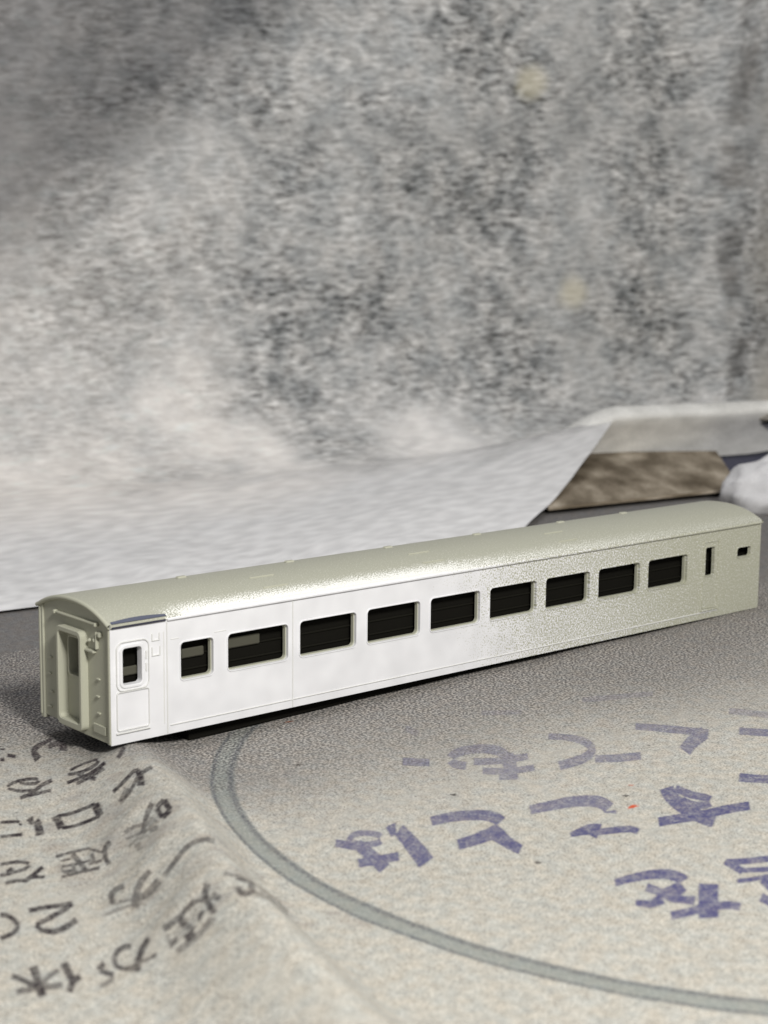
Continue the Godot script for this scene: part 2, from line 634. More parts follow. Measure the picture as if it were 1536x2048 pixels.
# thin fibre paper, 300 by 240 mm: dark cloudy gaps between pale fibres
func mottle() -> ImageTexture:
	var w := 1280
	var h := 1024
	var cloud := noise_bytes(w, h, 51, 0.02, FastNoiseLite.TYPE_SIMPLEX_SMOOTH, 4, FastNoiseLite.FRACTAL_FBM, 1, true)
	var blob := noise_bytes(w, h, 52, 0.1, FastNoiseLite.TYPE_SIMPLEX_SMOOTH, 4, FastNoiseLite.FRACTAL_FBM, 2, true)
	var streak := noise_bytes(w, h, 56, 0.13, FastNoiseLite.TYPE_SIMPLEX_SMOOTH, 3, FastNoiseLite.FRACTAL_FBM, 4, true)
	var fib := noise_bytes(w, h, 53, 0.06, FastNoiseLite.TYPE_SIMPLEX, 3, FastNoiseLite.FRACTAL_RIDGED, 2, true)
	var wide := noise_bytes(w, h, 55, 0.006, FastNoiseLite.TYPE_SIMPLEX_SMOOTH, 3, FastNoiseLite.FRACTAL_FBM, 1, true)
	var out := PackedByteArray()
	out.resize(w * h * 3)
	for i in w * h:
		var b := blob[i] / 255.0 - 0.5
		var c := cloud[i] / 255.0 - 0.5
		var g := wide[i] / 255.0 - 0.5
		var k := 0.6 + 0.85 * ss(0.22, -0.24, g)      # darker areas are the more broken ones
		var v := 165.0 + b * 46.0 * k + c * 54.0 * k + (streak[i] / 255.0 - 0.5) * 58.0 * (0.5 + 0.5 * k) + (fib[i] / 255.0 - 0.45) * 34.0 + g * 42.0
		if b < -0.1: v += (b + 0.1) * 70.0 * k
		out[i * 3] = int(clampf(v + c * 5.0, 50.0, 235.0))
		out[i * 3 + 1] = int(clampf(v, 50.0, 235.0))
		out[i * 3 + 2] = int(clampf(v - 1.0 - c * 4.0, 50.0, 235.0))
	return picture(w, h, out)

# cleaner paper low down, brightened by painted-in light at the bend, and along the cut edge, warmer and greyer round the corner, two yellowed spots
func backdrop_wear_and_light() -> ImageTexture:
	var w := 500
	var h := 320
	var fibre := noise_bytes(w, h, 62, 0.22, FastNoiseLite.TYPE_SIMPLEX_SMOOTH, 3, FastNoiseLite.FRACTAL_FBM, 2)
	var n := noise_bytes(w, h, 61, 0.02, FastNoiseLite.TYPE_SIMPLEX_SMOOTH, 4)
	var im := Image.create(w, h, false, Image.FORMAT_RGBA8)
	for y in h:
		for x in w:
			var s := x - 150.0
			var t := 220.0 - y
			var k := n[y * w + x] / 255.0 - 0.5
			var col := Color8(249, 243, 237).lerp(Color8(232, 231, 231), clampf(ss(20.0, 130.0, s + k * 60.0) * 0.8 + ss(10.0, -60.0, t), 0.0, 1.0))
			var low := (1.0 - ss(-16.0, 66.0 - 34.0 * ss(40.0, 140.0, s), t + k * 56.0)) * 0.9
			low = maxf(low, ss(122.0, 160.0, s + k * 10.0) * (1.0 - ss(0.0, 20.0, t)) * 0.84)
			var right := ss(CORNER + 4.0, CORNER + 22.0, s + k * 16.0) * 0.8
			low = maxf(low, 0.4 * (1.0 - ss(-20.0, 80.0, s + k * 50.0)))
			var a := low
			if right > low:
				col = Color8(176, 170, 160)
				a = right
			for q in [Vector3(163, 62, 6.5), Vector3(150, 122, 6)]:
				var d: float = Vector2(s - q.x, t - q.y).length() / q.z + k
				var sp := (1.0 - ss(0.3, 1.1, d)) * 0.5
				if sp > a:
					a = sp
					col = Color8(222, 214, 188)
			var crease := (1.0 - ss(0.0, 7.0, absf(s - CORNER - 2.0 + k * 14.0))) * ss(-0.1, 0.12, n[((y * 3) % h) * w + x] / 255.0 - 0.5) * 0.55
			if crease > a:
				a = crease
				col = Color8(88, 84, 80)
			var fb := (fibre[y * w + x] / 255.0 - 0.5) * 0.16
			im.set_pixel(x, y, Color(clampf(col.r + fb, 0.0, 1.0), clampf(col.g + fb, 0.0, 1.0), clampf(col.b + fb, 0.0, 1.0), a))
	return ImageTexture.create_from_image(im)

# unseen card added at the upper left, shading that corner of the back paper
func added_shade_board():
	var st := begin()
	var q := [Vector2(-150, 109), Vector2(55, 109), Vector2(205, 207), Vector2(205, 260), Vector2(-150, 260)]
	var z := -75.0
	for i in 5:
		var j := (i + 1) % 5
		quad(st, Vector3(q[j].x, q[j].y, z), Vector3(q[i].x, q[i].y, z), Vector3(q[i].x, q[i].y, z + 1.5), Vector3(q[j].x, q[j].y, z + 1.5))
	for i in range(1, 4):
		tri(st, Vector3(q[0].x, q[0].y, z + 1.5), Vector3(q[i].x, q[i].y, z + 1.5), Vector3(q[i + 1].x, q[i + 1].y, z + 1.5))
		tri(st, Vector3(q[0].x, q[0].y, z), Vector3(q[i + 1].x, q[i + 1].y, z), Vector3(q[i].x, q[i].y, z))
	tag(obj("added_shade_board", st, plain(Color(0.35, 0.34, 0.33), 0.8)), "unseen grey board added to shade the upper left of the back paper", "board", "", "structure")

# the rolled lower edge of the side paper
func ledge():
	var rng := FastNoiseLite.new()
	rng.seed = 15
	rng.frequency = 0.02
	var path := [Vector2(226, -152), Vector2(252, -139), Vector2(276, -128), Vector2(298, -119), Vector2(322, -106), Vector2(350, -88)]
	var st := begin()
	st.set_smooth_group(0)
	var prof := [[0.5, 0.0], [1.2, 3.0], [2.6, 6.5], [4.6, 9.6], [6.2, 11.6], [6.6, 12.9], [5.4, 14.0], [2.6, 14.9], [-0.5, 14.8], [-3.6, 13.0], [-4.6, 8.0]]
	var G := []
	var n := 40
	for i in n + 1:
		var f := float(i) / n * (path.size() - 1)
		var k := mini(int(f), path.size() - 2)
		var p: Vector2 = path[k].lerp(path[k + 1], f - k)
		var dir: Vector2 = (path[mini(k + 2, path.size() - 1)] - path[maxi(k - 1, 0)]).normalized()
		var nn := Vector2(-dir.y, dir.x)
		var row := []
		var u := float(i) / n
		var grow := 0.3 + 0.74 * ss(0.0, 0.2, u) - 0.1 * ss(0.6, 0.9, u)
		for q in prof:
			var w = rng.get_noise_2d(u * 140.0, q[1] * 3.0) * 1.2
			var pt = p + nn * (q[0] + w + 1.5 * ss(0.55, 1.0, u))
			row.append([Vector3(pt.x, q[1] * grow + 8.0 * ss(0.5, 0.95, u) * (1.0 - q[1] / 16.0) + 0.1, pt.y), Vector2(u * 130.0, q[1] * 2.0)])
		G.append(row)
	for i in n:
		for j in prof.size() - 1:
			for k in [[0, 0], [1, 1], [1, 0], [0, 0], [0, 1], [1, 1]]:
				var v = G[i + k[0]][j + k[1]]
				st.set_uv(v[1] / 70.0)
				st.add_vertex(v[0] * K)
	var m := StandardMaterial3D.new()
	m.albedo_texture = cloth(71, Color(228, 227, 223), 16.0, 14.0)
	m.roughness = 0.9
	m.metallic_specular = 0.2
	m.cull_mode = BaseMaterial3D.CULL_DISABLED
	tag(obj("rolled_paper_edge", st, m), "pale rolled lower edge of paper with a bright rim, at the right behind the coach", "paper")

func cloth(sd, c, fine_amount, cloud_amount) -> ImageTexture:
	var g := 384
	var fine := noise_bytes(g, g, sd, 0.2, FastNoiseLite.TYPE_SIMPLEX, 2, FastNoiseLite.FRACTAL_FBM, 1, true)
	var cl := noise_bytes(g, g, sd + 1, 0.02, FastNoiseLite.TYPE_SIMPLEX_SMOOTH, 4, FastNoiseLite.FRACTAL_FBM, 1, true)
	var out := PackedByteArray()
	out.resize(g * g * 3)
	for i in g * g:
		var d: float = (fine[i] / 255.0 - 0.5) * 2.0 * fine_amount + (cl[i] / 255.0 - 0.5) * 2.0 * cloud_amount
		out[i * 3] = int(clampf(c.r + d, 0, 255))
		out[i * 3 + 1] = int(clampf(c.g + d, 0, 255))
		out[i * 3 + 2] = int(clampf(c.b + d, 0, 255))
	return picture(g, g, out)

func card():
	var st := begin()
	var q := [Vector2(174, -90.5), Vector2(230, -78.5), Vector2(274, -121), Vector2(238, -150), Vector2(205, -140)]
	var top := []
	var low := []
	for p in q:
		var y = 1.3 if p.y > -100 else 2.2
		top.append(Vector3(p.x, y + 0.5, p.y))
		low.append(Vector3(p.x, y - 0.15, p.y))
	for i in range(1, 4):
		for v in [top[0], top[i + 1], top[i]]:
			vert(st, v, Vector2(v.x * 0.758 + v.z * 0.65, (v.x * 0.65 - v.z * 0.758) * 0.3) / 90.0)
		for v in [low[0], low[i], low[i + 1]]:
			vert(st, v, Vector2(v.x * 0.758 + v.z * 0.65, (v.x * 0.65 - v.z * 0.758) * 0.3) / 90.0)
	for i in 5:
		var j := (i + 1) % 5
		quad(st, low[i], low[j], top[j], top[i], Vector2(0, 0), Vector2(0.4, 0), Vector2(0.4, 0.02), Vector2(0, 0.02))
	var m := StandardMaterial3D.new()
	m.albedo_texture = cloth(81, Color(136, 124, 106), 10.0, 62.0)
	m.roughness = 0.8
	m.cull_mode = BaseMaterial3D.CULL_DISABLED
	tag(obj("stained_card", st, m), "brown stained piece of card lying behind the right end of the coach", "card")

func tissue():
	var f := FastNoiseLite.new()
	f.seed = 23
	f.frequency = 0.045
	f.fractal_type = FastNoiseLite.FRACTAL_RIDGED
	f.fractal_octaves = 3
	var st := begin()
	st.set_smooth_group(0)
	var c := Vector3(224, 3.2, -61)
	var G := []
	for j in 25:
		var row := []
		for i in 49:
			var th := PI * j / 24.0
			var ph := TAU * (i % 48) / 48.0
			var d := Vector3(sin(th) * cos(ph), cos(th), sin(th) * sin(ph))
			var r := 1.0 + 0.2 * f.get_noise_3dv(d * 22.0)
			var p := c + d * Vector3(14, 8.5, 13) * r
			p.y = maxf(p.y, -0.3)
			row.append(p)
		G.append(row)
	for j in 24:
		for i in 48:
			for k in [[0, 0], [1, 1], [0, 1], [0, 0], [1, 0], [1, 1]]:
				var v = G[j + k[1]][i + k[0]]
				st.set_uv(Vector2(v.x + v.y, v.z + v.y) / 60.0)
				st.add_vertex(v * K)
	var m := StandardMaterial3D.new()
	m.albedo_texture = cloth(91, Color(214, 213, 214), 8.0, 8.0)
	m.roughness = 0.9
	m.metallic_specular = 0.2
	m.cull_mode = BaseMaterial3D.CULL_DISABLED
	tag(obj("crumpled_tissue", st, m), "crumpled white tissue lying beyond the far right end of the coach", "tissue")

# ---------------------------------------------------------------- the coach
const L := 133.0
const H := 15.6
const W := 17.8

func roof_at(z: float) -> float:      # z from 0 (near eave) to -W
	var t := absf((z + W * 0.5) / (W * 0.5))
	return 15.75 + 2.1 * (1.0 - pow(t, 2.25))

func build_coach():
	coach = Node3D.new()
	coach.name = "model_railway_coach"
	add_child(coach)
	coach.position = Vector3(0, 2.6, 0) * K
	coach.rotation.z = -asin(2.6 / 133.0)
	tag(coach, "grey-green plastic model railway coach body half sprayed white, standing tilted on printed paper", "model train")
	side_walls()
	roof()
	near_windows()
	left_door()
	left_end()
	right_end()
	roof_details()
	interior()

func side_holes() -> Array:
	var holes := [[1.75, 7.62, 4.6, 12.42, 0.45], [10.6, 6.88, 15.75, 11.9, 0.55]]
	for i in 8:
		var x := 18.12 + 12.125 * i
		holes.append([x, 6.9, x + 10.05, 11.9, 0.6])
	holes.append([117.85, 7.42, 120.25, 12.4, 0.35])
	holes.append([126.5, 9.7, 130.25, 11.4, 0.45])
	return holes

func side_walls():
	var st := begin()
	pierced(st, 0.0, 0.0, L, H, side_holes(), func(p, d): return Vector3(p.x, p.y, d))
	# bottom lip and inner face of the lower edge
	quad(st, Vector3(0, 0, -1.0), Vector3(L, 0, -1.0), Vector3(L, 0, 0), Vector3(0, 0, 0))
	var nw = obj("side_wall", st, M.shell_side, coach)
	nw.set_meta("label", "near side wall, white paint on the left fading to bare grey-green on the right")
	var sf := begin()
	box(sf, Vector3(0, 0, -W), Vector3(L, H, -W + 1.0), 0.1)
	obj("side_wall", sf, M.plastic, coach)
	# lower beading and the waist seams on the near side
	var sk := begin()
	box(sk, Vector3(8.9, 1.08, -0.05), Vector3(L - 11.5, 1.24, 0.13), 0.05)
	obj("skirt_line", sk, M.edge, coach)
	for x in [8.5, 29.0]:
		var s2 := begin()
		box(s2, Vector3(x - 0.09, 0.15, -0.05), Vector3(x + 0.09, 15.0, 0.12), 0.06)
		obj("panel_seam", s2, M.edge, coach)
	var s3 := begin()
	box(s3, Vector3(7.95, 1.5, -0.05), Vector3(8.12, 13.8, 0.07), 0.05)
	obj("panel_seam", s3, M.edge, coach)
	var s4 := begin()
	box(s4, Vector3(121.7, 1.2, -0.05), Vector3(121.86, 13.4, 0.08), 0.05)
	obj("panel_seam", s4, M.shell_side, coach)
	for q in [[9.1, 10.4, 12.5], [16.0, 17.9, 12.45]]:
		var s5 := begin()
		box(s5, Vector3(q[0], q[2], -0.05), Vector3(q[1], q[2] + 0.14, 0.06), 0.04)
		obj("trim_strip", s5, M.edge, coach)
	# rain gutter
	var gu := begin()
	box(gu, Vector3(8.5, 15.12, -0.1), Vector3(L - 0.3, 15.5, 0.36), 0.1)
	obj("rain_gutter", gu, M.shell_side, coach)

func roof():
	var st := begin()
	st.set_smooth_group(1)
	var n := 36
	var zs := []
	for i in n + 1:
		zs.append(-W * 0.5 + (W * 0.5 + 0.16) * cos(PI * i / n))
	var dist := 0.0
	var a := Vector2(zs[0], 15.3)
	var pts := [[a, 0.0]]
	for i in n + 1:
		var zc := clampf(zs[i], -W, 0.0)
		var p := Vector2(zs[i], roof_at(zc))
		dist += p.distance_to(pts[-1][0])
		pts.append([p, dist])
	for k in 26:
		var x0 := L * k / 26.0
		var x1 := L * (k + 1) / 26.0
		for i in pts.size() - 1:
			var p = pts[i]
			var q = pts[i + 1]
			quad(st, Vector3(x0, p[0].y, p[0].x), Vector3(x1, p[0].y, p[0].x), Vector3(x1, q[0].y, q[0].x), Vector3(x0, q[0].y, q[0].x),
				Vector2(x0 / L, p[1] / 19.0), Vector2(x1 / L, p[1] / 19.0), Vector2(x1 / L, q[1] / 19.0), Vector2(x0 / L, q[1] / 19.0))
	var r = obj("roof", st, M.shell_roof, coach)
	# rounded lip over each end
	for e in [0.0, L]:
		var sl := begin()
		sl.set_smooth_group(2)
		var sg := -1.0 if e == 0.0 else 1.0
		var ring_pts := [Vector2(0.0, 0.0), Vector2(0.22, -0.02), Vector2(0.38, -0.16), Vector2(0.42, -0.36), Vector2(0.30, -0.55), Vector2(-0.3, -0.6)]
		for i in n:
			for k in ring_pts.size() - 1:
				var P := []
				for c in [[i, k], [i + 1, k], [i + 1, k + 1], [i, k + 1]]:
					var zz = zs[c[0]]
					var o: Vector2 = ring_pts[c[1]]
					P.append(Vector3(e + sg * o.x, roof_at(clampf(zz, -W, 0.0)) + o.y, zz))
				if sg < 0: quad(sl, P[0], P[3], P[2], P[1])
				else: quad(sl, P[0], P[1], P[2], P[3])
		obj("end_lip", sl, M.plastic, r)
	# unpainted glossy patch on the near left shoulder
	var sb := begin()
	sb.set_smooth_group(3)
	var m := 14
	for i in m:
		for k in 5:
			var P := []
			for c in [[i, k], [i + 1, k], [i + 1, k + 1], [i, k + 1]]:
				var f := float(c[0]) / m
				var x := 0.25 + 8.2 * f
				var top := 0.8 * (0.45 + 0.55 * sin(PI * minf(1.0, f * 0.8 + 0.1)))
				var g := float(c[1]) / 5.0
				var zz := 0.14 - g * top
				P.append(Vector3(x, roof_at(clampf(zz, -W, 0.0)) + 0.05, zz + 0.03))
			quad(sb, P[0], P[1], P[2], P[3])
	obj("bare_patch", sb, M.bare, r).set_meta("label", "small bluish glossy patch where paint did not take")
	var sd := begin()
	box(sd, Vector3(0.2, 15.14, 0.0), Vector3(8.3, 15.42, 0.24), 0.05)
	obj("eave_shadow_gap", sd, plain(Color(0.03, 0.03, 0.05), 0.5), r)  # solid dark strip, the shade of the gap put into its colour

func near_windows():
	var holes := side_holes()
	for i in range(1, holes.size()):
		var h = holes[i]
		var st := begin()
		var small: bool = h[2] - h[0] < 4.0
		ring(st, h[0], h[1], h[2], h[3], h[4], 0.2, 0.12, -0.42, func(p, d): return Vector3(p.x, p.y, d))
		var w = obj("window", st, M.shell_side, coach)
		var s2 := begin()
		var g := 0.14
		var A := rounded(h[0], h[1], h[2], h[3], h[4])
		var B := rounded(h[0] + g, h[1] + g, h[2] - g, h[3] - g, h[4])
		if small: g = 0.05
		B = rounded(h[0] + g, h[1] + g, h[2] - g, h[3] - g, h[4])
		band(s2, A, -0.42, B, -0.42, func(p, d): return Vector3(p.x, p.y, d))
		band(s2, B, -0.42, B, -0.5 if small else -0.95, func(p, d): return Vector3(p.x, p.y, d))
		obj("window_rebate", s2, M.plastic, w)

func outline_rib(st, x0, y0, x1, y1, r, wide, proud):
	ring(st, x0, y0, x1, y1, r, wide, proud, -0.02, func(p, d): return Vector3(p.x, p.y, d), -0.02)

func left_door():
	var st := begin()
	outline_rib(st, 0.95, 7.0, 5.62, 13.2, 0.9, 0.16, 0.2)
	var d = obj("door", st, M.edge, coach)
	var s1 := begin()
	ring(s1, 1.75, 7.62, 4.6, 12.42, 0.45, 0.5, 0.2, -0.9, func(p, dd): return Vector3(p.x, p.y, dd))
	obj("door_window_frame", s1, M.shell_side, d)
	var s2 := begin()
	outline_rib(s2, 0.95, 1.85, 5.6, 6.7, 0.25, 0.16, 0.18)
	obj("door_panel", s2, M.edge, d)
	var s3 := begin()
	box(s3, Vector3(0.7, 1.35, -0.05), Vector3(5.8, 1.55, 0.26), 0.06)
	obj("door_sill", s3, M.edge, d)
	for y in [9.0, 10.6]:
		var s4 := begin()
		box(s4, Vector3(5.2, y, -0.05), Vector3(5.42, y + 1.1, 0.16), 0.05)
		obj("door_hinge", s4, M.edge, d)
	for q in [[6.15, 12.72, 7.4, 13.75], [6.15, 10.75, 7.5, 12.0]]:
		var s5 := begin()
		box(s5, Vector3(q[0], q[1], -0.05), Vector3(q[2], q[1] + 0.16, 0.14), 0.05)
		box(s5, Vector3(q[0], q[1] + 0.17, -0.05), Vector3(q[0] + 0.16, q[3], 0.14), 0.05)
		box(s5, Vector3(q[2] - 0.16, q[1] + 0.17, -0.05), Vector3(q[2], q[3], 0.14), 0.05)
		obj("sign_holder", s5, M.edge, coach)
	# far right door outline and step
	var s6 := begin()
	outline_rib(s6, 117.3, 1.9, 121.2, 13.3, 0.3, 0.14, 0.14)
	var d2 = obj("door", s6, M.shell_side, coach)
	var s7 := begin()
	box(s7, Vector3(116.9, 1.35, -0.05), Vector3(121.4, 1.6, 0.3), 0.08)
	obj("door_step", s7, M.shell_side, d2)

func end_poly(x, drop) -> Array:
	var out := []
	out.append(Vector3(x, 0.0, -0.35))
	for i in 25:
		var z := lerpf(-0.35, -W + 0.35, i / 24.0)
		out.append(Vector3(x, roof_at(z) - drop, z))
	return out

func left_end():
	# end wall with a doorway cut through it
	var st := begin()
	var hz0 := -11.55
	var hz1 := -6.45
	var hy0 := 1.5
	var hy1 := 13.3
	for i in 48:
		var z0 := -W + 0.3 + (W - 0.6) * i / 48.0
		var z1 := -W + 0.3 + (W - 0.6) * (i + 1) / 48.0
		var lo := 0.5 if z1 < -12.0 else 0.0
		var cuts := [lo]
		if z1 > hz0 and z0 < hz1: cuts = [lo, hy0, hy1]
		var p = func(z, y): return Vector3(0.25, y, z)
		quad(st, p.call(z0, lo), p.call(z1, lo), p.call(z1, hy0), p.call(z0, hy0))
		if cuts.size() == 1:
			quad(st, p.call(z0, hy0), p.call(z1, hy0), p.call(z1, hy1), p.call(z0, hy1))
		quad(st, p.call(z0, hy1), p.call(z1, hy1), p.call(z1, roof_at(z1) - 0.3), p.call(z0, roof_at(z0) - 0.3))
	var ew = obj("end_wall", st, M.plastic, coach)
	# corner posts: slim rounded edges on both sides
	for z in [[-0.62, 0.0], [-W, -W + 0.55]]:
		var sp := begin()
		box(sp, Vector3(-0.12, 0.0 if z[1] == 0.0 else 0.4, z[0]), Vector3(0.5, 15.4, z[1] - (0.02 if z[1] == 0.0 else 0.0)), 0.16)
		obj("corner_post", sp, M.plastic, ew)
	# gangway surround
	var e = func(p, d): return Vector3(0.25 - d, p.y, p.x)
	var sg := begin()
	var O := rounded(-12.15, 0.55, -5.8, 13.85, 0.9)
	var O2 := rounded(-12.02, 0.68, -5.93, 13.72, 0.8)
	var I2 := rounded(-11.62, 1.35, -6.35, 13.25, 0.6)
	var I := rounded(-11.5, 1.5, -6.5, 13.1, 0.55)
	band(sg, O, 0.0, O, 0.9, e)
	band(sg, O, 0.9, O2, 1.05, e)
	band(sg, O2, 1.05, I2, 1.05, e)
	band(sg, I2, 1.05, I, 0.9, e)
	band(sg, I, 0.9, I, -0.35, e)
	obj("gangway_frame", sg, M.plastic, coach)
	# door inside it
	var sd := begin()
	pierced(sd, -11.6, 1.4, -6.4, 13.3, [[-11.0, 7.3, -7.2, 12.3, 0.5]], func(p, d): return Vector3(0.6, p.y, p.x))
	var door = obj("end_door", sd, M.plastic, coach)
	var sf := begin()
	ring(sf, -11.0, 7.3, -7.2, 12.3, 0.5, 0.35, 0.18, -1.3, func(p, d): return Vector3(0.6 - d, p.y, p.x))
	obj("door_window_frame", sf, M.plastic, door)
	var sv := begin()
	box(sv, Vector3(1.9, 7.0, -11.6), Vector3(2.0, 12.6, -6.6), 0.02)
	obj("door_window_dark", sv, M.dark, door)
	# roof line rail over the door, lamp bracket, steps
	var sr := begin()
	box(sr, Vector3(-0.25, 15.05, -13.4), Vector3(0.3, 15.4, -2.9), 0.12)
	obj("end_rail", sr, M.plastic, coach)
	for z in [-13.3, -3.2]:
		var s2 := begin()
		box(s2, Vector3(-0.4, 14.95, z - 0.25), Vector3(0.3, 15.5, z + 0.3), 0.14)
		obj("rail_bracket", s2, M.plastic, coach)
	var sb := begin()
	box(sb, Vector3(-0.3, 11.35, -5.75), Vector3(0.3, 11.75, -3.6), 0.12)
	obj("cable_bracket", sb, M.plastic, coach)
	for q in [[14.0, -2.5, 0.75], [13.1, -3.7, 0.6], [12.9, -4.9, 0.5]]:
		var s3 := begin()
		box(s3, Vector3(-0.25, q[0] - q[2] * 0.5, q[1] - q[2] * 0.5), Vector3(0.3, q[0] + q[2] * 0.5, q[1] + q[2] * 0.5), 0.18)
		obj("cable_socket", s3, M.plastic, coach)
	var s4 := begin()
	box(s4, Vector3(-0.2, 12.0, -3.3), Vector3(0.3, 14.3, -3.05), 0.08)
	obj("cable_conduit", s4, M.plastic, coach)
	for q in [[8.7, -15.1], [6.4, -15.4], [4.0, -14.9], [1.9, -15.4], [8.1, -3.1], [3.6, -3.1], [5.8, -3.3]]:
		var s5 := begin()
		box(s5, Vector3(-0.02, q[0] - 0.12, q[1] - 0.35), Vector3(0.3, q[0] + 0.12, q[1] + 0.35), 0.06)
		obj("end_step", s5, M.plastic, coach)
	var s6 := begin()
	box(s6, Vector3(0.05, 0.9, -4.4), Vector3(0.3, 2.1, -1.5), 0.08)
	obj("cover_plate", s6, M.plastic, coach)

func right_end():
	var st := begin()
	var poly := end_poly(L + 0.02, 0.3)
	poly.append(Vector3(L + 0.02, 0.0, -W + 0.35))
	var c := Vector3(L + 0.02, 8.0, -W * 0.5)
	for i in poly.size():
		tri(st, c, poly[(i + 1) % poly.size()], poly[i])
	var ew = obj("end_wall", st, M.plastic, coach)
	for z in [[-0.6, -0.02], [-W, -W + 0.55]]:
		var sp := begin()
		box(sp, Vector3(L - 0.4, 0.1, z[0]), Vector3(L + 0.3, 15.4, z[1]), 0.2)
		obj("corner_post", sp, M.plastic, ew)
	var sg := begin()
	box(sg, Vector3(L, 0.6, -12.1), Vector3(L + 1.0, 13.8, -5.8), 0.3)
	obj("gangway_frame", sg, M.plastic, coach)

func roof_details():
	for x in [17.7, 36.4, 55.2, 73.8, 93.0, 108.6]:
		var st := begin()
		var z := -11.2
		box(st, Vector3(x, roof_at(z) - 0.25, z - 0.55), Vector3(x + 1.5, roof_at(z) + 0.22, z + 0.3), 0.16)
		obj("roof_vent", st, M.plastic, coach)
	for x in [25.8, 55.0, 84.0]:
		for z in [-2.4, -5.6]:
			var st := begin()
			box(st, Vector3(x, roof_at(z) - 0.2, z - 0.1), Vector3(x + 4.2, roof_at(z) + 0.14, z + 0.12), 0.06)
			obj("roof_rib", st, M.plastic, coach)

func interior():
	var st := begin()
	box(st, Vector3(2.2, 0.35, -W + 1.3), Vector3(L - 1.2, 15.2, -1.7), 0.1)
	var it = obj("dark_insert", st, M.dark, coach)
	# black block added as the shade under the shell; it reaches the paper
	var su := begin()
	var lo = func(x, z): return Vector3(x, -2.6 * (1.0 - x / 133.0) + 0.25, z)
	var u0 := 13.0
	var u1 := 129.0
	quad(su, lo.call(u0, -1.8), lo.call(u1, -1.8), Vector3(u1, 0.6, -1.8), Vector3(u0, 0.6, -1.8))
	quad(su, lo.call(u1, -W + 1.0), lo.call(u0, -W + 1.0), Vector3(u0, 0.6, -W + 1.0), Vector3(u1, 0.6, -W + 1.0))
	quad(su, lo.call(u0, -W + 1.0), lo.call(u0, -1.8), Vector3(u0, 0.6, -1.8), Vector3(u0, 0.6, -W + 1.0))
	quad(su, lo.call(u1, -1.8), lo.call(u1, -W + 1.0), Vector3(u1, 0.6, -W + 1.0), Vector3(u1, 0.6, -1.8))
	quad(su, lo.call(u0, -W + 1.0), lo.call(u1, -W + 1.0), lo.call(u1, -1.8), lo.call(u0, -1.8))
	obj("added_shade_block", su, M.dark, coach)
	var y := 7.6
	while y < 12.0:
		var s := begin()
		box(s, Vector3(9.0, y, -1.72), Vector3(L - 4.0, y + 0.28, -1.5), 0.08)
		obj("insert_rib", s, M.rib, it)
		y += 1.9
	for q in [[11.6, 9.3, 15.2, 10.6], [19.0, 9.5, 24.4, 11.0], [1.5, 8.4, 5.2, 9.6]]:
		var s := begin()
		box(s, Vector3(q[0], q[1], -1.6), Vector3(q[2], q[3], -1.2), 0.3)
		obj("insert_block", s, M.inner, it)

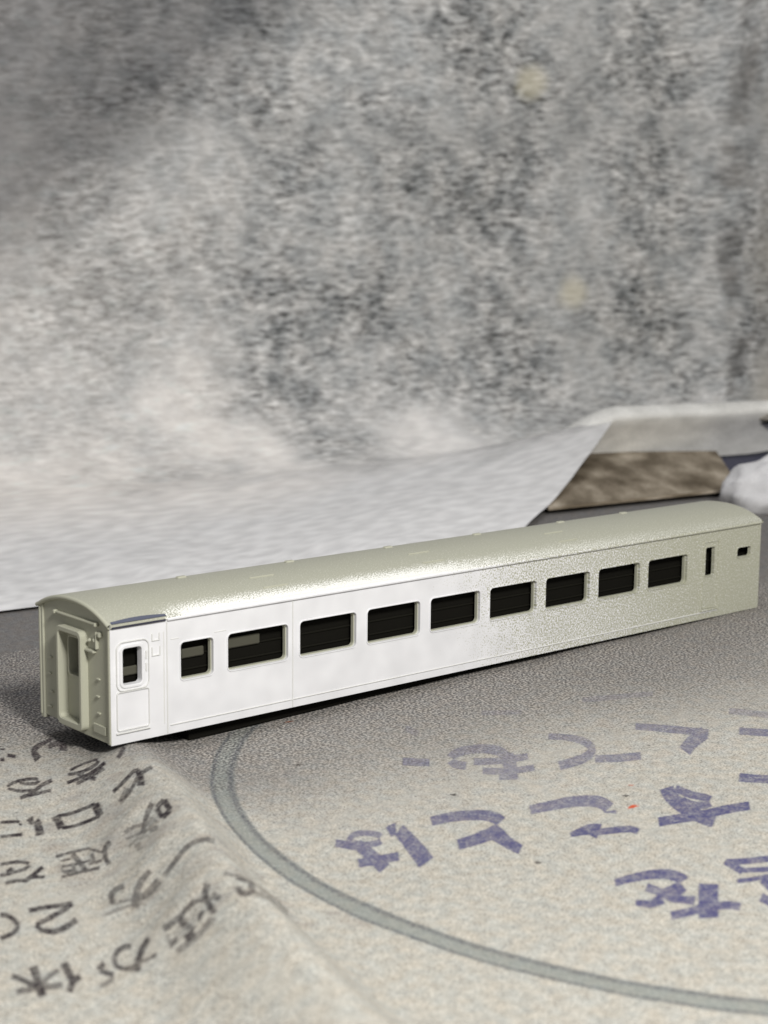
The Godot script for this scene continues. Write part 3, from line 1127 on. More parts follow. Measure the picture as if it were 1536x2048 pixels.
# ---------------------------------------------------------------- brush and pen writing, outlines in millimetres on the sheet
func writing():
	var pen := Color8(38, 31, 37)
	var brush := Color8(68, 68, 112)
	ink(pen, 1.00, [0.23, -15.65, -0.29, -14.38, -0.87, -15.21, -1.46, -13.73, -1.91, -14.75, -2.54, -13.09, -2.85, -14.23, -3.45, -12.43, -3.70, -13.62, -4.12, -11.82, -4.52, -12.69, -4.30, -11.56, -5.28, -11.38, -4.29, -11.49, -5.85, -10.06, -4.51, -10.81, -6.27, -8.93, -4.74, -10.00, -6.56, -8.15, -4.85, -9.52, -6.80, -7.51, -4.92, -9.10])
	ink(pen, 1.00, [-2.60, -11.34, -1.98, -13.00, -1.86, -11.68, -1.09, -13.61, -1.31, -11.81, -0.23, -14.04, -0.99, -11.53, 0.45, -13.90, -0.94, -11.36, 0.63, -12.79, -1.19, -11.10, -0.32, -10.65, -1.96, -9.89, -1.24, -9.05])
	ink(pen, 1.00, [-9.89, -11.05, -9.23, -12.24, -9.48, -10.57, -8.82, -11.76])
	ink(pen, 1.00, [-8.42, -11.92, -7.62, -13.22, -7.93, -10.62, -7.12, -11.91])
	ink(pen, 1.00, [-7.67, -15.15, -7.31, -15.84, -7.17, -14.82, -6.81, -15.51])
	ink(pen, 1.00, [-5.95, -0.11, -5.47, -1.33, -4.88, -0.28, -4.38, -1.52, -3.91, -0.28, -3.33, -1.58, -2.98, 0.16, -2.26, -1.31, -2.54, 0.79, -1.59, -0.70, -2.48, 0.48, -2.71, 1.67, -3.23, 1.17, -3.76, 2.63, -4.16, 1.48, -4.77, 2.93, -5.10, 1.41, -5.75, 2.78, -5.78, 0.76, -6.45, 2.07, -6.44, -0.06, -7.12, 1.25])
	ink(pen, 1.00, [-2.53, 2.30, -3.16, 3.85, -3.99, 2.95, -4.58, 4.42, -5.37, 3.29, -5.96, 4.69, -6.74, 3.00, -7.33, 4.32, -8.24, 2.67, -8.78, 3.92])
	ink(pen, 1.00, [-3.85, 4.24, -4.49, 5.74, -4.79, 4.35, -5.39, 5.79, -5.75, 4.41, -6.33, 5.80, -6.81, 4.38, -7.37, 5.71, -7.95, 4.39, -8.47, 5.67])
	ink(pen, 1.00, [-6.52, 2.26, -5.67, 1.16, -6.66, 3.62, -5.82, 2.54, -6.80, 5.01, -5.97, 3.88, -6.90, 6.30, -6.07, 5.14, -6.99, 7.56, -6.17, 6.41])
	ink(pen, 1.00, [-8.54, -0.37, -9.12, 1.00, -9.39, -0.17, -9.93, 1.17, -10.37, 0.21, -10.82, 1.49, -11.68, 1.09, -12.06, 2.32, -12.90, 1.92, -13.33, 3.16, -13.74, 2.20, -14.26, 3.48, -14.51, 2.36, -15.04, 3.63])
	ink(pen, 1.00, [-15.02, 3.53, -14.53, 2.45, -14.07, 3.56, -13.58, 2.47, -13.11, 3.62, -12.60, 2.53, -12.08, 3.79, -11.56, 2.69, -11.06, 4.03, -10.53, 2.93])
	ink(pen, 1.00, [-11.81, 1.18, -12.37, 2.27, -12.54, 0.79, -13.11, 1.87, -13.18, 0.35, -13.77, 1.41, -13.58, -0.31, -14.21, 0.71, -13.80, -0.99, -14.45, -0.03, -13.84, -1.43, -14.48, -0.78, -13.93, -1.28, -13.95, -1.99, -13.54, -1.61, -13.21, -2.68, -12.84, -1.95, -12.38, -3.08, -11.98, -2.03, -11.47, -3.17, -11.17, -1.92, -10.61, -3.05, -10.61, -1.66, -10.01, -2.77, -10.28, -1.29, -9.64, -2.33, -10.22, -0.89, -9.55, -1.67, -10.11, -1.03, -9.95, -0.54, -10.23, -0.99, -10.63, 0.10, -10.65, -0.90, -11.20, 0.21, -11.14, -1.27, -11.74, -0.19, -11.54, -1.79, -12.17, -0.75, -11.62, -2.17, -12.29, -1.25, -11.61, -2.57, -12.28, -1.73])
	ink(pen, 1.00, [-8.94, 15.02, -8.47, 13.71, -7.88, 14.68, -7.39, 13.33, -6.78, 14.26, -6.28, 12.88, -5.65, 13.66, -5.14, 12.25, -4.44, 12.89, -3.91, 11.45])
	ink(pen, 1.00, [-4.57, 12.33, -3.76, 11.99, -5.26, 13.90, -4.45, 13.73, -5.85, 15.13, -5.36, 15.76, -6.61, 16.32, -6.49, 17.75, -7.53, 17.68, -7.53, 19.43])
	ink(pen, 0.85, [-2.90, 13.71, -3.74, 15.35, -3.36, 13.73, -4.16, 15.34, -3.89, 13.81, -4.61, 15.38, -4.60, 14.05, -5.24, 15.57, -5.35, 14.40, -5.90, 15.86, -6.00, 14.90, -6.43, 16.27, -6.74, 15.60, -7.10, 16.90, -7.82, 16.68, -8.17, 17.96, -8.84, 17.58, -9.26, 18.91, -9.56, 17.84, -10.05, 19.18, -10.23, 17.92, -10.72, 19.24])
	ink(pen, 0.60, [-7.70, 15.01, -7.95, 16.67, -8.41, 15.94, -8.68, 17.63, -9.03, 16.70, -9.43, 18.53, -9.61, 17.24, -10.12, 19.16, -10.22, 17.73, -10.74, 19.65])
	ink(pen, 1.00, [-15.45, 11.64, -14.17, 11.25, -17.03, 15.80, -15.80, 15.47])
	ink(pen, 1.00, [-16.65, 16.15, -16.18, 15.10, -13.10, 18.72, -12.58, 17.65])
	ink(pen, 1.00, [-12.50, 18.53, -13.19, 17.86, -10.55, 14.20, -11.30, 13.59])
	ink(pen, 1.00, [-10.65, 13.31, -11.19, 14.44, -14.33, 11.19, -14.82, 12.29])
	ink(pen, 1.00, [-18.43, 12.25, -18.11, 10.54, -17.88, 11.80, -17.40, 9.85, -17.77, 11.68, -16.59, 9.41, -17.88, 11.66, -16.49, 10.48, -18.10, 12.26, -16.95, 12.00, -18.78, 13.69, -17.77, 13.85, -19.67, 15.50, -18.66, 15.75])
	ink(pen, 1.00, [-20.95, 9.63, -20.47, 8.64, -20.47, 9.81, -19.98, 8.82, -19.99, 10.05, -19.49, 9.06, -19.46, 10.41, -18.93, 9.44, -19.14, 10.79, -18.55, 9.97, -19.19, 10.77, -18.91, 11.03, -19.49, 11.18, -19.38, 11.72])
	ink(pen, 1.00, [-23.06, 13.55, -22.60, 12.60, -20.78, 14.53, -20.30, 13.58])
	ink(pen, 1.00, [2.17, -0.99, 1.45, 1.06, 1.17, 0.32, 0.63, 2.07, 0.33, 1.36, -0.20, 3.05, -0.47, 2.24, -1.03, 3.96, -1.27, 3.08, -1.82, 4.78])
	ink(pen, 0.80, [-10.69, 25.35, -10.87, 26.61, -11.81, 26.39, -11.99, 27.66, -12.92, 27.48, -13.07, 28.74, -14.15, 29.00, -14.28, 30.26, -15.41, 30.67, -15.53, 31.92])
	ink(pen, 0.80, [-15.66, 28.02, -15.38, 27.16, -15.07, 28.29, -14.74, 27.37, -14.61, 28.65, -14.18, 27.67, -14.45, 29.20, -13.91, 28.22, -14.38, 29.87, -13.80, 28.88])
	ink(pen, 1.00, [-10.35, 27.13, -9.69, 27.29, -12.13, 31.04, -11.53, 31.27])
	ink(pen, 1.00, [-11.53, 30.28, -12.14, 32.05, -12.89, 30.84, -13.50, 32.61])
	ink(pen, 1.00, [-12.97, 31.89, -13.41, 31.55, -11.23, 28.05, -11.72, 27.77])
	ink(pen, 1.00, [-11.77, 28.75, -11.21, 27.09, -10.32, 28.07, -9.73, 26.37])
	ink(pen, 0.60, [-12.77, 29.04, -13.80, 31.99, -13.22, 29.15, -14.10, 32.04, -14.00, 29.82, -14.17, 32.01, -14.85, 31.36, -14.46, 32.58, -15.50, 32.74, -15.08, 33.86])
	ink(pen, 0.60, [-16.42, 29.46, -16.07, 28.64, -15.76, 30.43, -15.33, 29.49, -15.26, 31.48, -14.80, 30.53, -14.97, 32.45, -14.49, 31.51, -14.78, 33.42, -14.26, 32.45])
	ink(pen, 0.50, [-17.41, 31.72, -17.10, 30.64, -16.82, 31.54, -16.47, 30.43, -16.37, 31.62, -15.90, 30.54, -16.17, 32.51, -15.65, 31.55, -16.09, 33.78, -15.54, 32.83])
	ink(pen, 0.50, [-17.84, 33.86, -16.97, 31.71, -17.35, 34.44, -16.42, 32.22])
	ink(pen, 0.85, [-21.54, 23.19, -21.14, 22.31, -20.51, 23.33, -20.10, 22.45, -19.57, 23.58, -19.14, 22.70, -18.77, 23.96, -18.32, 23.09, -18.35, 24.75, -17.86, 23.99, -18.62, 26.50, -18.10, 25.85, -18.84, 27.95, -18.42, 27.35, -18.57, 28.19, -18.33, 27.38, -18.27, 28.00, -18.15, 27.22])
	ink(pen, 0.85, [-16.77, 26.37, -17.13, 27.80, -17.31, 26.53, -17.63, 27.96, -17.99, 27.04, -18.04, 28.20, -18.73, 28.14, -18.44, 28.81, -19.27, 29.20, -18.84, 29.59, -19.63, 30.16, -19.13, 30.35, -19.95, 31.10, -19.45, 31.25])
	ink(pen, 0.85, [-24.20, 29.11, -23.77, 28.18, -23.62, 29.26, -23.18, 28.32, -23.04, 29.48, -22.60, 28.55, -22.41, 29.77, -21.99, 28.91, -21.74, 30.06, -21.37, 29.28, -21.08, 30.33, -20.73, 29.60, -20.58, 30.89, -20.22, 30.14])
	ink(pen, 0.85, [-20.27, 24.02, -19.36, 23.39, -20.50, 24.99, -19.62, 24.41, -20.81, 26.12, -19.97, 25.66, -21.40, 27.88, -20.63, 27.57, -21.94, 29.62, -21.19, 29.34])
	ink(pen, 0.85, [-21.85, 24.69, -21.51, 23.99, -20.76, 25.15, -20.41, 24.44])
	ink(pen, 0.85, [-22.60, 26.30, -22.20, 25.53, -22.14, 26.63, -21.73, 25.85, -21.60, 27.01, -21.19, 26.19, -20.84, 27.51, -20.40, 26.61, -20.07, 28.15, -19.68, 27.34])
	ink(pen, 0.85, [-22.80, 26.13, -22.38, 26.13, -23.15, 26.98, -22.68, 26.82, -23.37, 27.92, -22.81, 27.15, -23.02, 28.28, -22.54, 27.33, -22.57, 28.48, -22.10, 27.49])
	ink(pen, 0.85, [-19.10, 26.07, -18.71, 26.20, -19.58, 27.28, -19.25, 27.56, -19.81, 27.84, -19.77, 28.66, -20.05, 27.93, -20.33, 29.02, -20.53, 28.12, -20.83, 29.19])
	ink(pen, 0.85, [-21.71, 26.69, -21.24, 26.79, -22.55, 28.55, -22.11, 28.68])
	ink(pen, 0.85, [-20.32, 29.24, -20.02, 28.51, -19.57, 29.71, -19.29, 29.03])
	ink(pen, 1.00, [-27.12, 21.12, -26.63, 20.09, -26.29, 21.40, -25.79, 20.37, -25.58, 21.71, -25.05, 20.69, -25.11, 22.12, -24.54, 21.13, -24.85, 22.56, -24.24, 21.64, -24.78, 22.90, -24.15, 22.26, -24.66, 22.71, -24.60, 23.37, -25.02, 22.96, -25.30, 23.93, -25.65, 23.24, -26.02, 24.24, -26.24, 23.30, -26.66, 24.32, -26.88, 23.28, -27.32, 24.29, -27.58, 23.23, -28.02, 24.24, -28.30, 23.18, -28.74, 24.18])
	ink(pen, 1.00, [-27.40, 22.78, -26.31, 22.07, -27.72, 24.06, -26.64, 23.36])
	ink(pen, 1.00, [-23.70, 23.85, -23.95, 24.98, -24.96, 24.80, -25.20, 25.91, -26.06, 25.61, -26.32, 26.73, -26.74, 26.04, -27.05, 27.18, -27.31, 26.35, -27.64, 27.50])
	ink(pen, 1.00, [-29.31, 26.35, -28.86, 25.37, -28.69, 26.48, -28.24, 25.50, -28.15, 26.64, -27.66, 25.67, -27.80, 26.90, -27.28, 25.96, -27.52, 27.21, -26.98, 26.28])
	ink(pen, 1.00, [-27.42, 27.19, -27.09, 26.30, -26.79, 27.03, -26.44, 26.13, -26.23, 26.98, -25.81, 26.07, -25.79, 27.23, -25.31, 26.35, -25.38, 27.60, -24.89, 26.73])
	ink(pen, 1.00, [-31.17, 34.65, -30.63, 33.48, -30.35, 34.84, -29.80, 33.67, -29.58, 35.06, -29.01, 33.89, -28.97, 35.35, -28.38, 34.19, -28.39, 35.66, -27.80, 34.51, -27.77, 35.94, -27.18, 34.78, -27.15, 36.22, -26.56, 35.06])
	ink(pen, 1.00, [-26.70, 35.05, -27.01, 36.23, -27.54, 35.53, -27.86, 36.71, -28.42, 35.98, -28.79, 37.17, -29.52, 36.36, -29.92, 37.56, -30.58, 36.70, -30.98, 37.88, -31.32, 36.95, -31.71, 38.12, -31.95, 37.16, -32.34, 38.33])
	ink(pen, 1.00, [-32.46, 37.95, -31.83, 37.54, -32.65, 38.80, -31.96, 38.24, -32.71, 39.68, -31.99, 38.78, -32.41, 40.42, -31.72, 39.30, -31.87, 40.90, -31.26, 39.66, -31.10, 40.93, -30.60, 39.61, -30.28, 40.74, -29.82, 39.38, -29.54, 40.50, -29.09, 39.08, -28.82, 40.23, -28.36, 38.74])
	ink(pen, 1.00, [-33.89, 33.66, -33.23, 32.49, -33.61, 33.97, -32.93, 32.83, -33.44, 34.33, -32.69, 33.40, -33.49, 35.11, -32.74, 34.45, -33.63, 36.00, -32.91, 35.45, -33.69, 36.38, -33.06, 36.18, -33.73, 36.46, -33.50, 37.07, -34.14, 36.96, -34.18, 37.90, -34.70, 37.41, -34.99, 38.54, -35.34, 37.55, -35.77, 38.71, -36.06, 37.57, -36.51, 38.74])
	ink(pen, 0.80, [-21.93, 37.52, -22.82, 39.33, -22.14, 36.97, -22.94, 38.71, -22.48, 36.65, -23.13, 38.33, -22.99, 36.75, -23.41, 38.35, -23.64, 37.36, -23.70, 38.59, -24.30, 38.56, -24.11, 39.37, -24.91, 39.85, -24.65, 40.49])
	ink(pen, 0.50, [-24.97, 40.58, -24.58, 39.74, -24.60, 41.14, -24.29, 40.45, -24.20, 41.59, -23.94, 41.01, -23.90, 42.00, -23.64, 41.46, -23.64, 42.43, -23.37, 41.89])
	ink(pen, 0.75, [-20.25, 39.66, -20.45, 40.78, -20.94, 39.73, -21.13, 40.94, -21.68, 39.95, -21.78, 41.21, -22.54, 40.59, -22.51, 41.83, -23.36, 41.41, -23.21, 42.61, -24.00, 42.28, -23.75, 43.43, -24.55, 43.16, -24.30, 44.39])
	ink(pen, 0.50, [-26.58, 41.52, -26.20, 40.66, -26.01, 41.71, -25.67, 40.93, -25.48, 42.09, -25.20, 41.41, -24.88, 42.63, -24.61, 42.00, -24.30, 43.30, -24.00, 42.62])
	ink(pen, 0.70, [-23.78, 42.87, -23.17, 41.74, -23.58, 43.58, -22.93, 42.20, -23.20, 44.22, -22.63, 42.50, -22.35, 44.24, -21.83, 42.37, -21.39, 44.10, -20.84, 42.09])
	ink(pen, 0.75, [-20.78, 43.79, -20.45, 42.55, -19.92, 43.50, -19.57, 42.25, -19.06, 43.21, -18.71, 41.94, -18.26, 42.89, -17.89, 41.62, -17.56, 42.69, -17.11, 41.39, -16.98, 42.76, -16.45, 41.47, -16.50, 43.00, -15.89, 41.74, -16.14, 43.41, -15.45, 42.20, -15.90, 43.92, -15.13, 42.78, -15.84, 44.49, -14.57, 42.81, -15.58, 44.78, -13.79, 42.41])
	ink(pen, 0.90, [-28.22, 48.88, -28.76, 49.85, -28.45, 48.24, -28.96, 49.24, -28.90, 47.94, -29.30, 49.03, -29.59, 48.23, -29.76, 49.22, -30.32, 48.89, -30.22, 49.62, -30.97, 49.85, -30.60, 50.18, -31.44, 50.92, -30.86, 50.77, -31.60, 51.86, -30.95, 51.27, -31.53, 52.66, -30.90, 51.78, -31.24, 53.24, -30.66, 52.23, -30.90, 53.76, -30.34, 52.74])
	ink(pen, 1.00, [-27.25, 50.09, -27.58, 51.36, -27.88, 50.41, -28.18, 51.70, -28.56, 50.84, -28.78, 52.12, -29.28, 51.46, -29.42, 52.74, -29.98, 52.19, -30.00, 53.41, -30.61, 53.04, -30.41, 54.01, -31.14, 53.82, -30.77, 54.61])
	ink(pen, 0.80, [-28.66, 53.75, -28.86, 54.48, -29.11, 53.53, -29.36, 54.31, -29.46, 53.26, -29.79, 54.08, -29.58, 52.88, -30.01, 53.66, -29.63, 52.41, -30.10, 53.18])
	ink(pen, 1.00, [-31.63, 49.32, -31.90, 50.33, -32.25, 49.60, -32.46, 50.58, -32.95, 50.19, -32.64, 50.62, -33.16, 51.19, -32.49, 50.46, -33.01, 51.72, -32.36, 50.92, -32.87, 52.28, -32.23, 51.49, -32.73, 52.90, -32.09, 52.10])
	ink(pen, 0.60, [-32.56, 52.40, -32.72, 53.34, -32.96, 52.67, -33.16, 53.63, -33.34, 52.87, -33.66, 53.87, -33.80, 52.91, -34.19, 53.91, -34.32, 52.92, -34.72, 53.91])
	ink(pen, 1.00, [-37.43, 45.76, -36.54, 45.77, -37.87, 46.87, -36.99, 46.88, -38.37, 48.14, -37.52, 48.17, -39.10, 49.93, -38.26, 49.98, -39.89, 51.86, -39.06, 51.92])
	ink(pen, 0.90, [-39.85, 46.75, -39.17, 45.91, -39.66, 47.81, -38.98, 46.98, -39.49, 48.79, -38.80, 47.98, -39.36, 49.56, -38.68, 48.76, -39.25, 50.26, -38.57, 49.48])
	ink(pen, 0.80, [-35.44, 47.46, -35.66, 48.45, -36.36, 47.99, -36.57, 48.96, -37.24, 48.50, -37.43, 49.46, -38.02, 48.99, -38.20, 49.93, -38.76, 49.47, -38.92, 50.40])
	ink(pen, 0.80, [-41.06, 50.15, -40.57, 49.03, -40.19, 50.35, -39.69, 49.23, -39.28, 50.61, -38.75, 49.50, -38.27, 51.08, -37.71, 49.98, -37.22, 51.63, -36.65, 50.53])
	ink(pen, 1.00, [-34.83, 46.99, -33.96, 46.83, -35.41, 48.61, -34.55, 48.45, -35.88, 49.94, -35.01, 49.74, -36.06, 50.52, -35.13, 50.14, -36.12, 50.82, -35.16, 50.27])
	ink(pen, 1.00, [-34.54, 49.87, -34.95, 51.15, -35.08, 50.05, -35.41, 51.30, -35.76, 50.45, -35.82, 51.52, -36.54, 51.29, -36.38, 52.14, -37.26, 52.19, -37.06, 52.97])
	ink(pen, 0.80, [-26.73, 52.54, -26.34, 51.36, -26.10, 52.81, -25.83, 51.81, -25.37, 52.99, -25.21, 52.10, -24.40, 53.01, -24.27, 52.15, -23.58, 53.08, -23.35, 52.22, -23.35, 53.42, -22.91, 52.66, -23.26, 53.92, -22.75, 53.25])
	ink(pen, 0.90, [-21.33, 51.31, -21.29, 52.41, -21.92, 51.83, -21.82, 52.88, -22.52, 52.51, -22.25, 53.35, -23.08, 53.59, -22.70, 54.20, -23.57, 54.74, -23.13, 55.21, -23.92, 55.71, -23.43, 56.02, -24.20, 56.58, -23.70, 56.84])
	ink(pen, 0.80, [-21.99, 53.70, -22.09, 55.26, -22.69, 54.22, -22.80, 55.80])
	ink(pen, 0.90, [-27.35, 54.00, -26.74, 54.40, -27.64, 54.88, -27.06, 55.32])
	ink(pen, 0.90, [-25.47, 52.47, -24.91, 52.79, -25.68, 53.22, -25.10, 53.46, -25.87, 54.09, -25.25, 54.06, -25.96, 55.09, -25.32, 54.80, -26.06, 56.08, -25.41, 55.74])
	ink(pen, 0.60, [-28.07, 56.68, -27.72, 55.58, -27.44, 57.08, -27.09, 55.94, -26.71, 57.45, -26.40, 56.27, -25.65, 57.59, -25.37, 56.40, -24.47, 57.62, -24.19, 56.43])
	ink(pen, 0.90, [-24.76, 54.82, -23.94, 54.36, -24.84, 55.61, -24.02, 55.16])
	ink(pen, 0.90, [-26.89, 56.75, -26.53, 55.19, -26.05, 56.87, -25.66, 55.28])
	ink(pen, 0.50, [-27.01, 52.86, -26.73, 53.19, -27.90, 55.09, -27.61, 55.40])
	ink(pen, 0.30, [-26.98, 55.26, -26.73, 53.48, -25.83, 55.27, -25.51, 53.40, -24.85, 55.33, -24.45, 53.37, -24.29, 55.40, -23.83, 53.38, -23.86, 55.47, -23.35, 53.40])
	ink(pen, 0.60, [-19.99, 52.70, -19.51, 52.10, -19.84, 53.39, -19.33, 52.78, -19.71, 54.05, -19.17, 53.48, -19.71, 54.79, -18.72, 53.70, -19.66, 55.48, -18.15, 53.66, -19.28, 55.71, -16.05, 51.54, -18.59, 55.53, -13.22, 48.44])
	ink(pen, 0.90, [-20.92, 55.70, -20.49, 56.20, -21.34, 56.44, -20.82, 56.76, -21.71, 57.51, -20.94, 56.96, -21.56, 58.33, -20.81, 57.31, -21.26, 58.91, -20.50, 57.80])
	ink(pen, 0.80, [-19.43, 55.82, -14.50, 50.17, -21.04, 58.02, -20.72, 58.69])
	ink(pen, 0.80, [-20.04, 54.72, -19.51, 54.19, -19.87, 56.02, -18.54, 54.37])
	ink(pen, 0.45, [-21.19, 58.90, -20.32, 57.90, -21.04, 59.66, -19.17, 57.34, -20.44, 59.73, -13.17, 50.20, -19.94, 59.70, -11.89, 49.37, -19.47, 59.75, -11.36, 49.52, -18.99, 59.99, -11.36, 50.53, -17.82, 59.40, -11.73, 52.05])
	ink(pen, 0.35, [-18.33, 55.39, -13.46, 48.99, -14.25, 50.79, -12.00, 48.02, -12.82, 49.86, -11.15, 47.93, -12.11, 50.02, -10.75, 48.53, -11.73, 50.65, -10.89, 49.87])
	ink(brush, 1.00, [9.84, 42.73, 11.40, 39.97, 10.51, 42.60, 12.37, 39.61, 10.71, 42.61, 13.38, 39.54, 10.54, 42.57, 13.48, 40.60, 10.17, 43.33, 13.08, 41.75, 9.50, 44.86, 12.49, 43.31, 8.72, 46.54, 11.79, 45.03, 8.02, 48.03, 11.16, 46.56, 7.36, 49.35, 10.54, 47.98, 6.80, 50.39, 10.00, 49.16, 6.24, 51.39, 9.52, 50.19])
	ink(brush, 1.00, [3.37, 40.66, 4.95, 38.95, 4.40, 43.02, 5.98, 41.34])
	ink(brush, 0.90, [5.53, 40.99, 5.60, 39.95, 6.28, 40.36, 6.53, 39.17, 6.80, 40.00, 7.62, 38.49, 7.37, 40.05, 8.51, 38.51, 7.93, 40.39, 9.18, 38.91, 8.37, 41.00, 9.67, 39.61, 8.59, 41.69, 9.94, 40.44, 8.56, 42.20, 9.85, 41.33, 8.64, 42.13, 9.15, 42.59, 8.67, 42.06, 8.03, 43.46, 8.18, 42.18, 7.17, 43.67, 7.49, 42.03, 6.37, 43.50, 6.86, 41.67, 5.66, 43.09, 6.53, 41.12, 5.28, 42.47, 6.28, 40.46, 5.01, 41.79])
	ink(brush, 1.00, [4.57, 42.59, 6.89, 40.97, 4.17, 44.05, 6.55, 42.42, 3.79, 45.41, 6.22, 43.79, 3.45, 46.54, 5.92, 44.98, 3.10, 47.55, 5.58, 46.11, 2.70, 48.57, 5.19, 47.25, 2.26, 49.61, 4.79, 48.32])
	ink(brush, 1.00, [1.73, 46.78, 3.17, 44.86, 2.76, 47.16, 4.20, 45.24, 3.83, 47.54, 5.28, 45.61, 5.05, 47.89, 6.51, 45.96, 6.31, 48.23, 7.79, 46.30])
	ink(brush, 1.00, [15.74, 43.15, 17.43, 40.87, 16.98, 43.27, 18.82, 40.86, 18.16, 43.49, 20.22, 40.97, 19.31, 44.00, 21.58, 41.41, 20.32, 44.69, 22.78, 42.03, 21.11, 45.44, 23.77, 42.75, 21.56, 46.25, 24.45, 43.68, 21.53, 47.19, 24.53, 45.01, 21.29, 47.89, 24.07, 46.58, 21.36, 47.76, 22.66, 48.56, 21.67, 47.47, 20.61, 50.23, 21.22, 47.55, 19.13, 50.82, 20.30, 47.68, 18.00, 51.09])
	ink(brush, 1.00, [20.72, 47.76, 18.44, 50.82, 19.01, 47.95, 16.87, 50.84, 17.42, 48.10, 15.37, 50.83, 16.08, 48.13, 14.13, 50.69, 14.82, 48.12, 12.99, 50.52])
	ink(brush, 1.00, [17.94, 50.27, 21.23, 48.32, 17.51, 51.87, 20.50, 50.09, 17.15, 53.41, 19.90, 51.66, 17.08, 54.62, 19.56, 52.90, 17.10, 55.64, 19.30, 54.09])
	ink(brush, 0.85, [27.15, 47.64, 29.06, 45.46, 28.67, 47.98, 30.73, 45.68, 30.19, 48.37, 32.41, 45.94, 31.77, 48.82, 34.19, 46.27, 33.15, 49.40, 35.81, 46.77, 34.15, 50.19, 37.07, 47.53, 34.67, 51.07, 37.86, 48.56, 34.52, 52.04, 37.80, 50.00, 34.16, 52.77, 37.17, 51.54, 34.24, 52.58, 35.89, 53.12, 33.98, 52.73, 34.82, 54.08])
	ink(brush, 1.00, [25.04, 56.02, 26.05, 54.79, 26.33, 56.30, 27.96, 54.37, 27.18, 56.70, 29.73, 54.16, 27.03, 57.43, 30.59, 54.63, 26.69, 58.34, 31.01, 55.24])
	ink(brush, 1.00, [26.83, 57.24, 28.43, 55.62, 28.08, 57.70, 29.69, 56.09, 29.27, 58.18, 30.92, 56.58, 30.42, 58.71, 32.11, 57.13, 31.23, 59.25, 33.02, 57.74, 31.31, 59.73, 33.17, 58.47, 31.18, 60.26, 33.02, 59.17])
	ink(brush, 0.95, [44.98, 51.96, 47.55, 51.94, 43.77, 53.26, 46.60, 52.91, 42.42, 54.96, 45.85, 53.77, 41.26, 56.95, 44.90, 55.31, 40.36, 58.87, 44.03, 57.01, 39.83, 60.45, 43.50, 58.41, 39.50, 61.86, 43.11, 59.78, 39.26, 63.24, 42.79, 61.18, 39.07, 64.59, 42.52, 62.58])
	ink(brush, 0.90, [45.65, 53.60, 48.03, 52.11, 45.41, 55.07, 47.78, 53.58, 45.28, 56.45, 47.64, 54.87, 45.53, 57.49, 47.88, 55.84, 45.77, 58.27, 48.12, 56.69, 45.71, 58.86, 48.01, 57.60, 46.16, 58.48, 46.86, 59.11, 46.46, 58.23, 44.97, 60.05, 45.84, 58.26, 43.82, 60.09, 45.21, 57.83, 43.02, 59.56, 44.82, 57.14, 42.54, 58.71, 44.98, 56.37, 42.72, 57.66, 45.36, 55.41, 43.12, 56.60])
	ink(brush, 1.00, [35.23, 60.12, 37.37, 58.10, 36.73, 60.62, 38.90, 58.60, 38.16, 61.11, 40.37, 59.09, 39.33, 61.58, 41.57, 59.56, 40.56, 62.01, 42.77, 59.99, 42.13, 62.36, 44.33, 60.33, 43.79, 62.73, 46.07, 60.70, 45.46, 63.25, 47.80, 61.23, 47.16, 63.83, 49.54, 61.81])
	ink(brush, 0.90, [55.26, 56.00, 57.46, 54.46, 55.90, 57.69, 58.10, 56.18, 56.53, 59.33, 58.73, 57.84, 57.17, 60.84, 59.36, 59.37, 57.81, 62.31, 60.00, 60.86])
	ink(brush, 1.00, [18.12, 68.75, 19.37, 67.37, 19.31, 68.97, 20.67, 67.50, 20.46, 69.23, 21.97, 67.67, 21.58, 69.62, 23.26, 67.97, 22.53, 70.08, 24.39, 68.37, 23.17, 70.57, 25.23, 68.83, 23.54, 71.14, 25.81, 69.46, 23.63, 71.93, 26.05, 70.37, 23.52, 72.66, 26.02, 71.32, 23.46, 72.75, 25.54, 72.35, 23.92, 72.27, 24.16, 73.63, 24.03, 72.17, 22.86, 74.32, 23.54, 72.26, 21.74, 74.65, 22.53, 72.34, 20.50, 74.83, 21.34, 72.40, 19.23, 74.97])
	ink(brush, 0.90, [19.55, 71.49, 21.32, 70.36, 19.54, 72.56, 21.30, 71.45, 19.51, 73.53, 21.26, 72.51, 19.30, 74.36, 21.04, 73.38, 19.26, 75.28, 20.98, 74.09, 19.80, 76.23, 21.48, 74.95, 20.50, 77.16, 22.18, 75.88])
	ink(brush, 1.00, [15.84, 73.37, 17.09, 72.40, 16.06, 74.14, 17.54, 72.96, 16.51, 74.81, 18.07, 73.31, 17.50, 75.00, 19.00, 73.23, 18.56, 75.02, 20.18, 73.02])
	ink(brush, 1.00, [25.11, 74.00, 26.48, 75.55, 23.51, 75.26, 24.91, 76.75, 21.83, 76.59, 23.37, 77.95, 20.04, 78.06, 21.68, 79.31, 18.29, 79.52, 19.94, 80.73])
	ink(brush, 1.00, [15.95, 78.06, 17.39, 76.64, 16.90, 78.34, 18.35, 76.93, 17.93, 78.61, 19.34, 77.18, 19.12, 78.77, 20.52, 77.33, 20.21, 78.94, 21.71, 77.52, 20.99, 79.28, 22.60, 77.89, 21.62, 79.67, 23.27, 78.31, 22.12, 80.00, 23.80, 78.66, 22.44, 80.32, 24.19, 79.05, 22.60, 80.70, 24.39, 79.53, 22.70, 81.13, 24.50, 79.99])
	ink(brush, 1.00, [19.78, 75.55, 20.90, 74.60, 21.30, 76.71, 22.43, 75.77])
	ink(brush, 1.00, [31.25, 72.37, 33.01, 71.51, 30.95, 73.29, 32.69, 72.44, 30.67, 74.14, 32.41, 73.29, 30.46, 74.83, 32.20, 73.97, 30.29, 75.45, 32.02, 74.59])
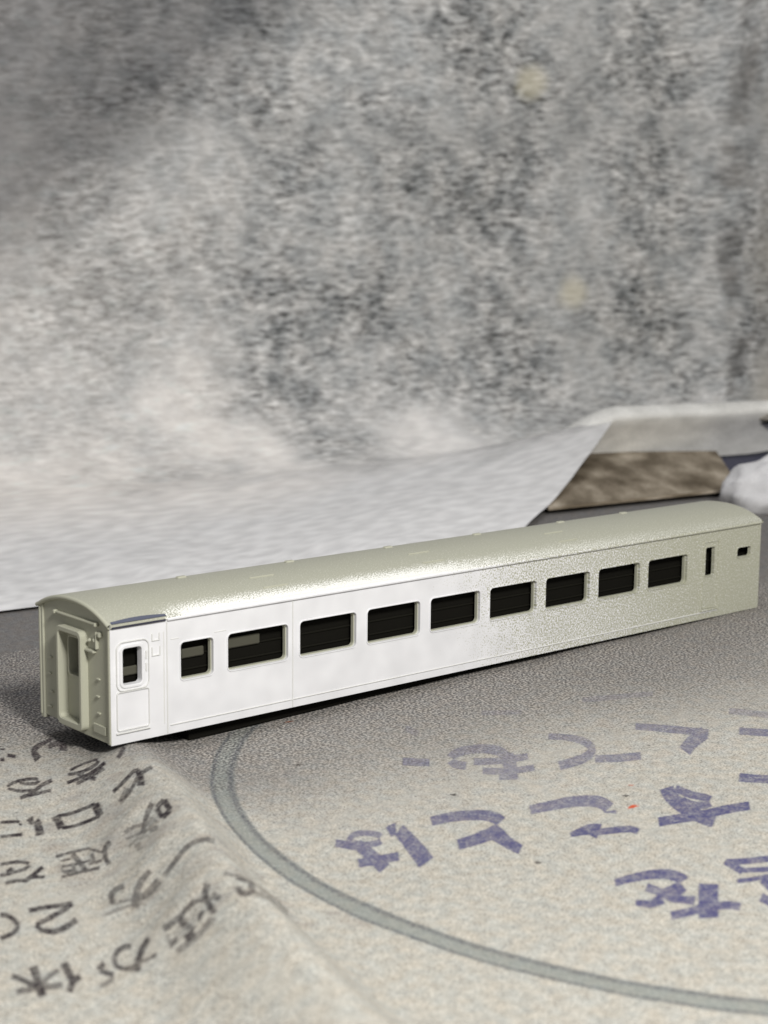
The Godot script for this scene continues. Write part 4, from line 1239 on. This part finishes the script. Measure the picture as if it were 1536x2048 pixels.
	ink(brush, 1.00, [31.42, 72.96, 32.86, 71.79, 32.31, 73.57, 33.76, 72.40, 33.25, 74.16, 34.70, 72.99, 34.26, 74.67, 35.70, 73.50, 35.40, 75.23, 36.86, 74.05, 36.83, 75.98, 38.31, 74.82, 38.37, 76.80, 39.87, 75.64])
	ink(brush, 1.00, [30.74, 75.21, 31.89, 74.30, 31.37, 75.67, 32.52, 74.76, 31.99, 76.11, 33.14, 75.21, 32.49, 76.44, 33.64, 75.54, 33.17, 76.87, 34.32, 75.97, 34.44, 77.66, 35.61, 76.76, 35.91, 78.56, 37.09, 77.67])
	ink(brush, 1.00, [28.10, 76.70, 29.06, 75.88, 28.97, 77.10, 29.94, 76.28, 29.87, 77.47, 30.82, 76.64, 30.71, 77.70, 31.65, 76.87, 31.71, 77.99, 32.69, 77.16, 33.25, 78.58, 34.24, 77.75, 34.97, 79.26, 35.99, 78.44])
	ink(brush, 1.00, [26.15, 80.90, 28.21, 79.82, 26.08, 81.38, 28.13, 80.32, 25.97, 82.03, 28.01, 81.01, 25.75, 83.19, 27.77, 82.20, 25.48, 84.52, 27.49, 83.55])
	ink(brush, 1.00, [30.03, 78.08, 31.94, 77.32, 29.74, 78.67, 31.63, 77.95, 29.37, 79.37, 31.20, 78.75, 28.67, 80.53, 30.46, 79.97, 27.87, 81.84, 29.63, 81.30])
	ink(brush, 0.90, [27.61, 24.45, 29.60, 22.23, 29.97, 26.95, 31.99, 24.77])
	ink(brush, 0.75, [34.68, 28.82, 32.44, 31.02, 34.30, 28.03, 31.99, 30.25, 34.16, 27.35, 31.77, 29.27, 34.36, 26.90, 32.48, 27.55, 34.10, 27.15, 34.50, 25.27, 34.71, 26.91, 36.47, 24.19, 35.92, 26.71, 38.19, 23.84, 37.23, 27.02, 39.80, 24.11, 38.37, 27.70, 41.14, 24.81, 39.01, 28.66, 41.96, 25.89, 39.21, 29.78, 42.25, 27.33, 38.82, 31.02, 41.77, 29.08, 38.17, 32.50, 41.06, 30.76])
	ink(brush, 0.75, [39.09, 30.39, 41.75, 30.14, 37.54, 32.35, 39.99, 32.33, 36.39, 33.74, 37.94, 34.70, 35.47, 34.55, 35.81, 36.63, 34.15, 35.62, 34.17, 37.95])
	ink(brush, 0.75, [34.44, 30.37, 36.35, 28.40, 35.43, 31.34, 37.33, 29.36, 36.71, 32.25, 38.56, 30.24, 38.81, 32.91, 40.64, 30.88, 41.18, 33.49, 43.04, 31.45])
	ink(brush, 0.75, [32.78, 33.68, 34.66, 31.80, 33.70, 34.85, 35.57, 32.98, 34.85, 35.91, 36.67, 33.99, 36.66, 36.55, 38.44, 34.61, 38.68, 37.06, 40.47, 35.11])
	ink(brush, 0.75, [32.85, 36.56, 34.37, 35.01, 34.60, 38.11, 36.14, 36.58])
	ink(brush, 0.75, [49.20, 29.22, 51.42, 27.16, 50.17, 30.58, 52.52, 28.45, 50.88, 31.92, 53.38, 29.80, 50.97, 33.29, 53.61, 31.30, 50.68, 34.55, 53.33, 32.86, 50.24, 35.36, 52.40, 34.65, 50.16, 35.44, 50.23, 36.87, 49.27, 35.93, 47.79, 38.36, 47.68, 36.45, 45.46, 39.19, 45.75, 36.46, 43.22, 39.30, 43.65, 36.27, 41.04, 39.20])
	ink(brush, 0.75, [46.82, 39.79, 49.19, 37.57, 47.87, 40.51, 50.25, 38.29, 49.06, 41.24, 51.44, 39.02, 50.62, 41.99, 53.01, 39.76, 52.30, 42.75, 54.72, 40.53])
	ink(brush, 0.80, [61.25, 33.91, 63.69, 31.90, 62.15, 35.40, 64.59, 33.41, 63.17, 37.15, 65.62, 35.20, 64.58, 39.70, 67.04, 37.80, 66.11, 42.50, 68.58, 40.64])
	ink(brush, 0.80, [68.71, 39.20, 65.43, 43.10, 66.17, 39.96, 63.05, 43.79, 63.65, 40.81, 61.05, 44.43, 61.47, 41.84, 59.72, 45.06, 59.74, 42.78, 58.31, 45.81])
	ink(brush, 0.80, [69.66, 44.79, 72.37, 42.76, 70.78, 46.23, 73.50, 44.22, 72.03, 47.81, 74.76, 45.82, 73.69, 49.80, 76.44, 47.85, 75.48, 51.93, 78.25, 50.01])
	ink(brush, 0.85, [54.64, 56.37, 57.13, 54.55, 55.55, 57.78, 58.05, 55.99, 56.55, 59.34, 59.06, 57.57, 57.81, 61.37, 60.33, 59.63, 59.15, 63.53, 61.68, 61.84])
	ink(brush, 0.45, [76.47, 37.77, 78.96, 35.93, 76.98, 38.69, 79.47, 36.86, 77.61, 39.93, 80.11, 38.13, 78.61, 42.17, 81.12, 40.42, 79.73, 44.73, 82.24, 43.01])
	ink(brush, 0.35, [65.68, 20.19, 67.57, 18.38, 68.49, 21.65, 70.41, 19.84, 71.16, 23.01, 73.11, 21.21, 73.36, 24.08, 75.33, 22.29, 75.41, 25.05, 77.41, 23.27])
	ink(brush, 0.30, [37.72, 13.31, 39.70, 11.64, 37.10, 16.57, 39.05, 14.96])
	ink(brush, 0.30, [50.64, 14.98, 52.16, 13.37, 55.37, 18.21, 56.94, 16.63])
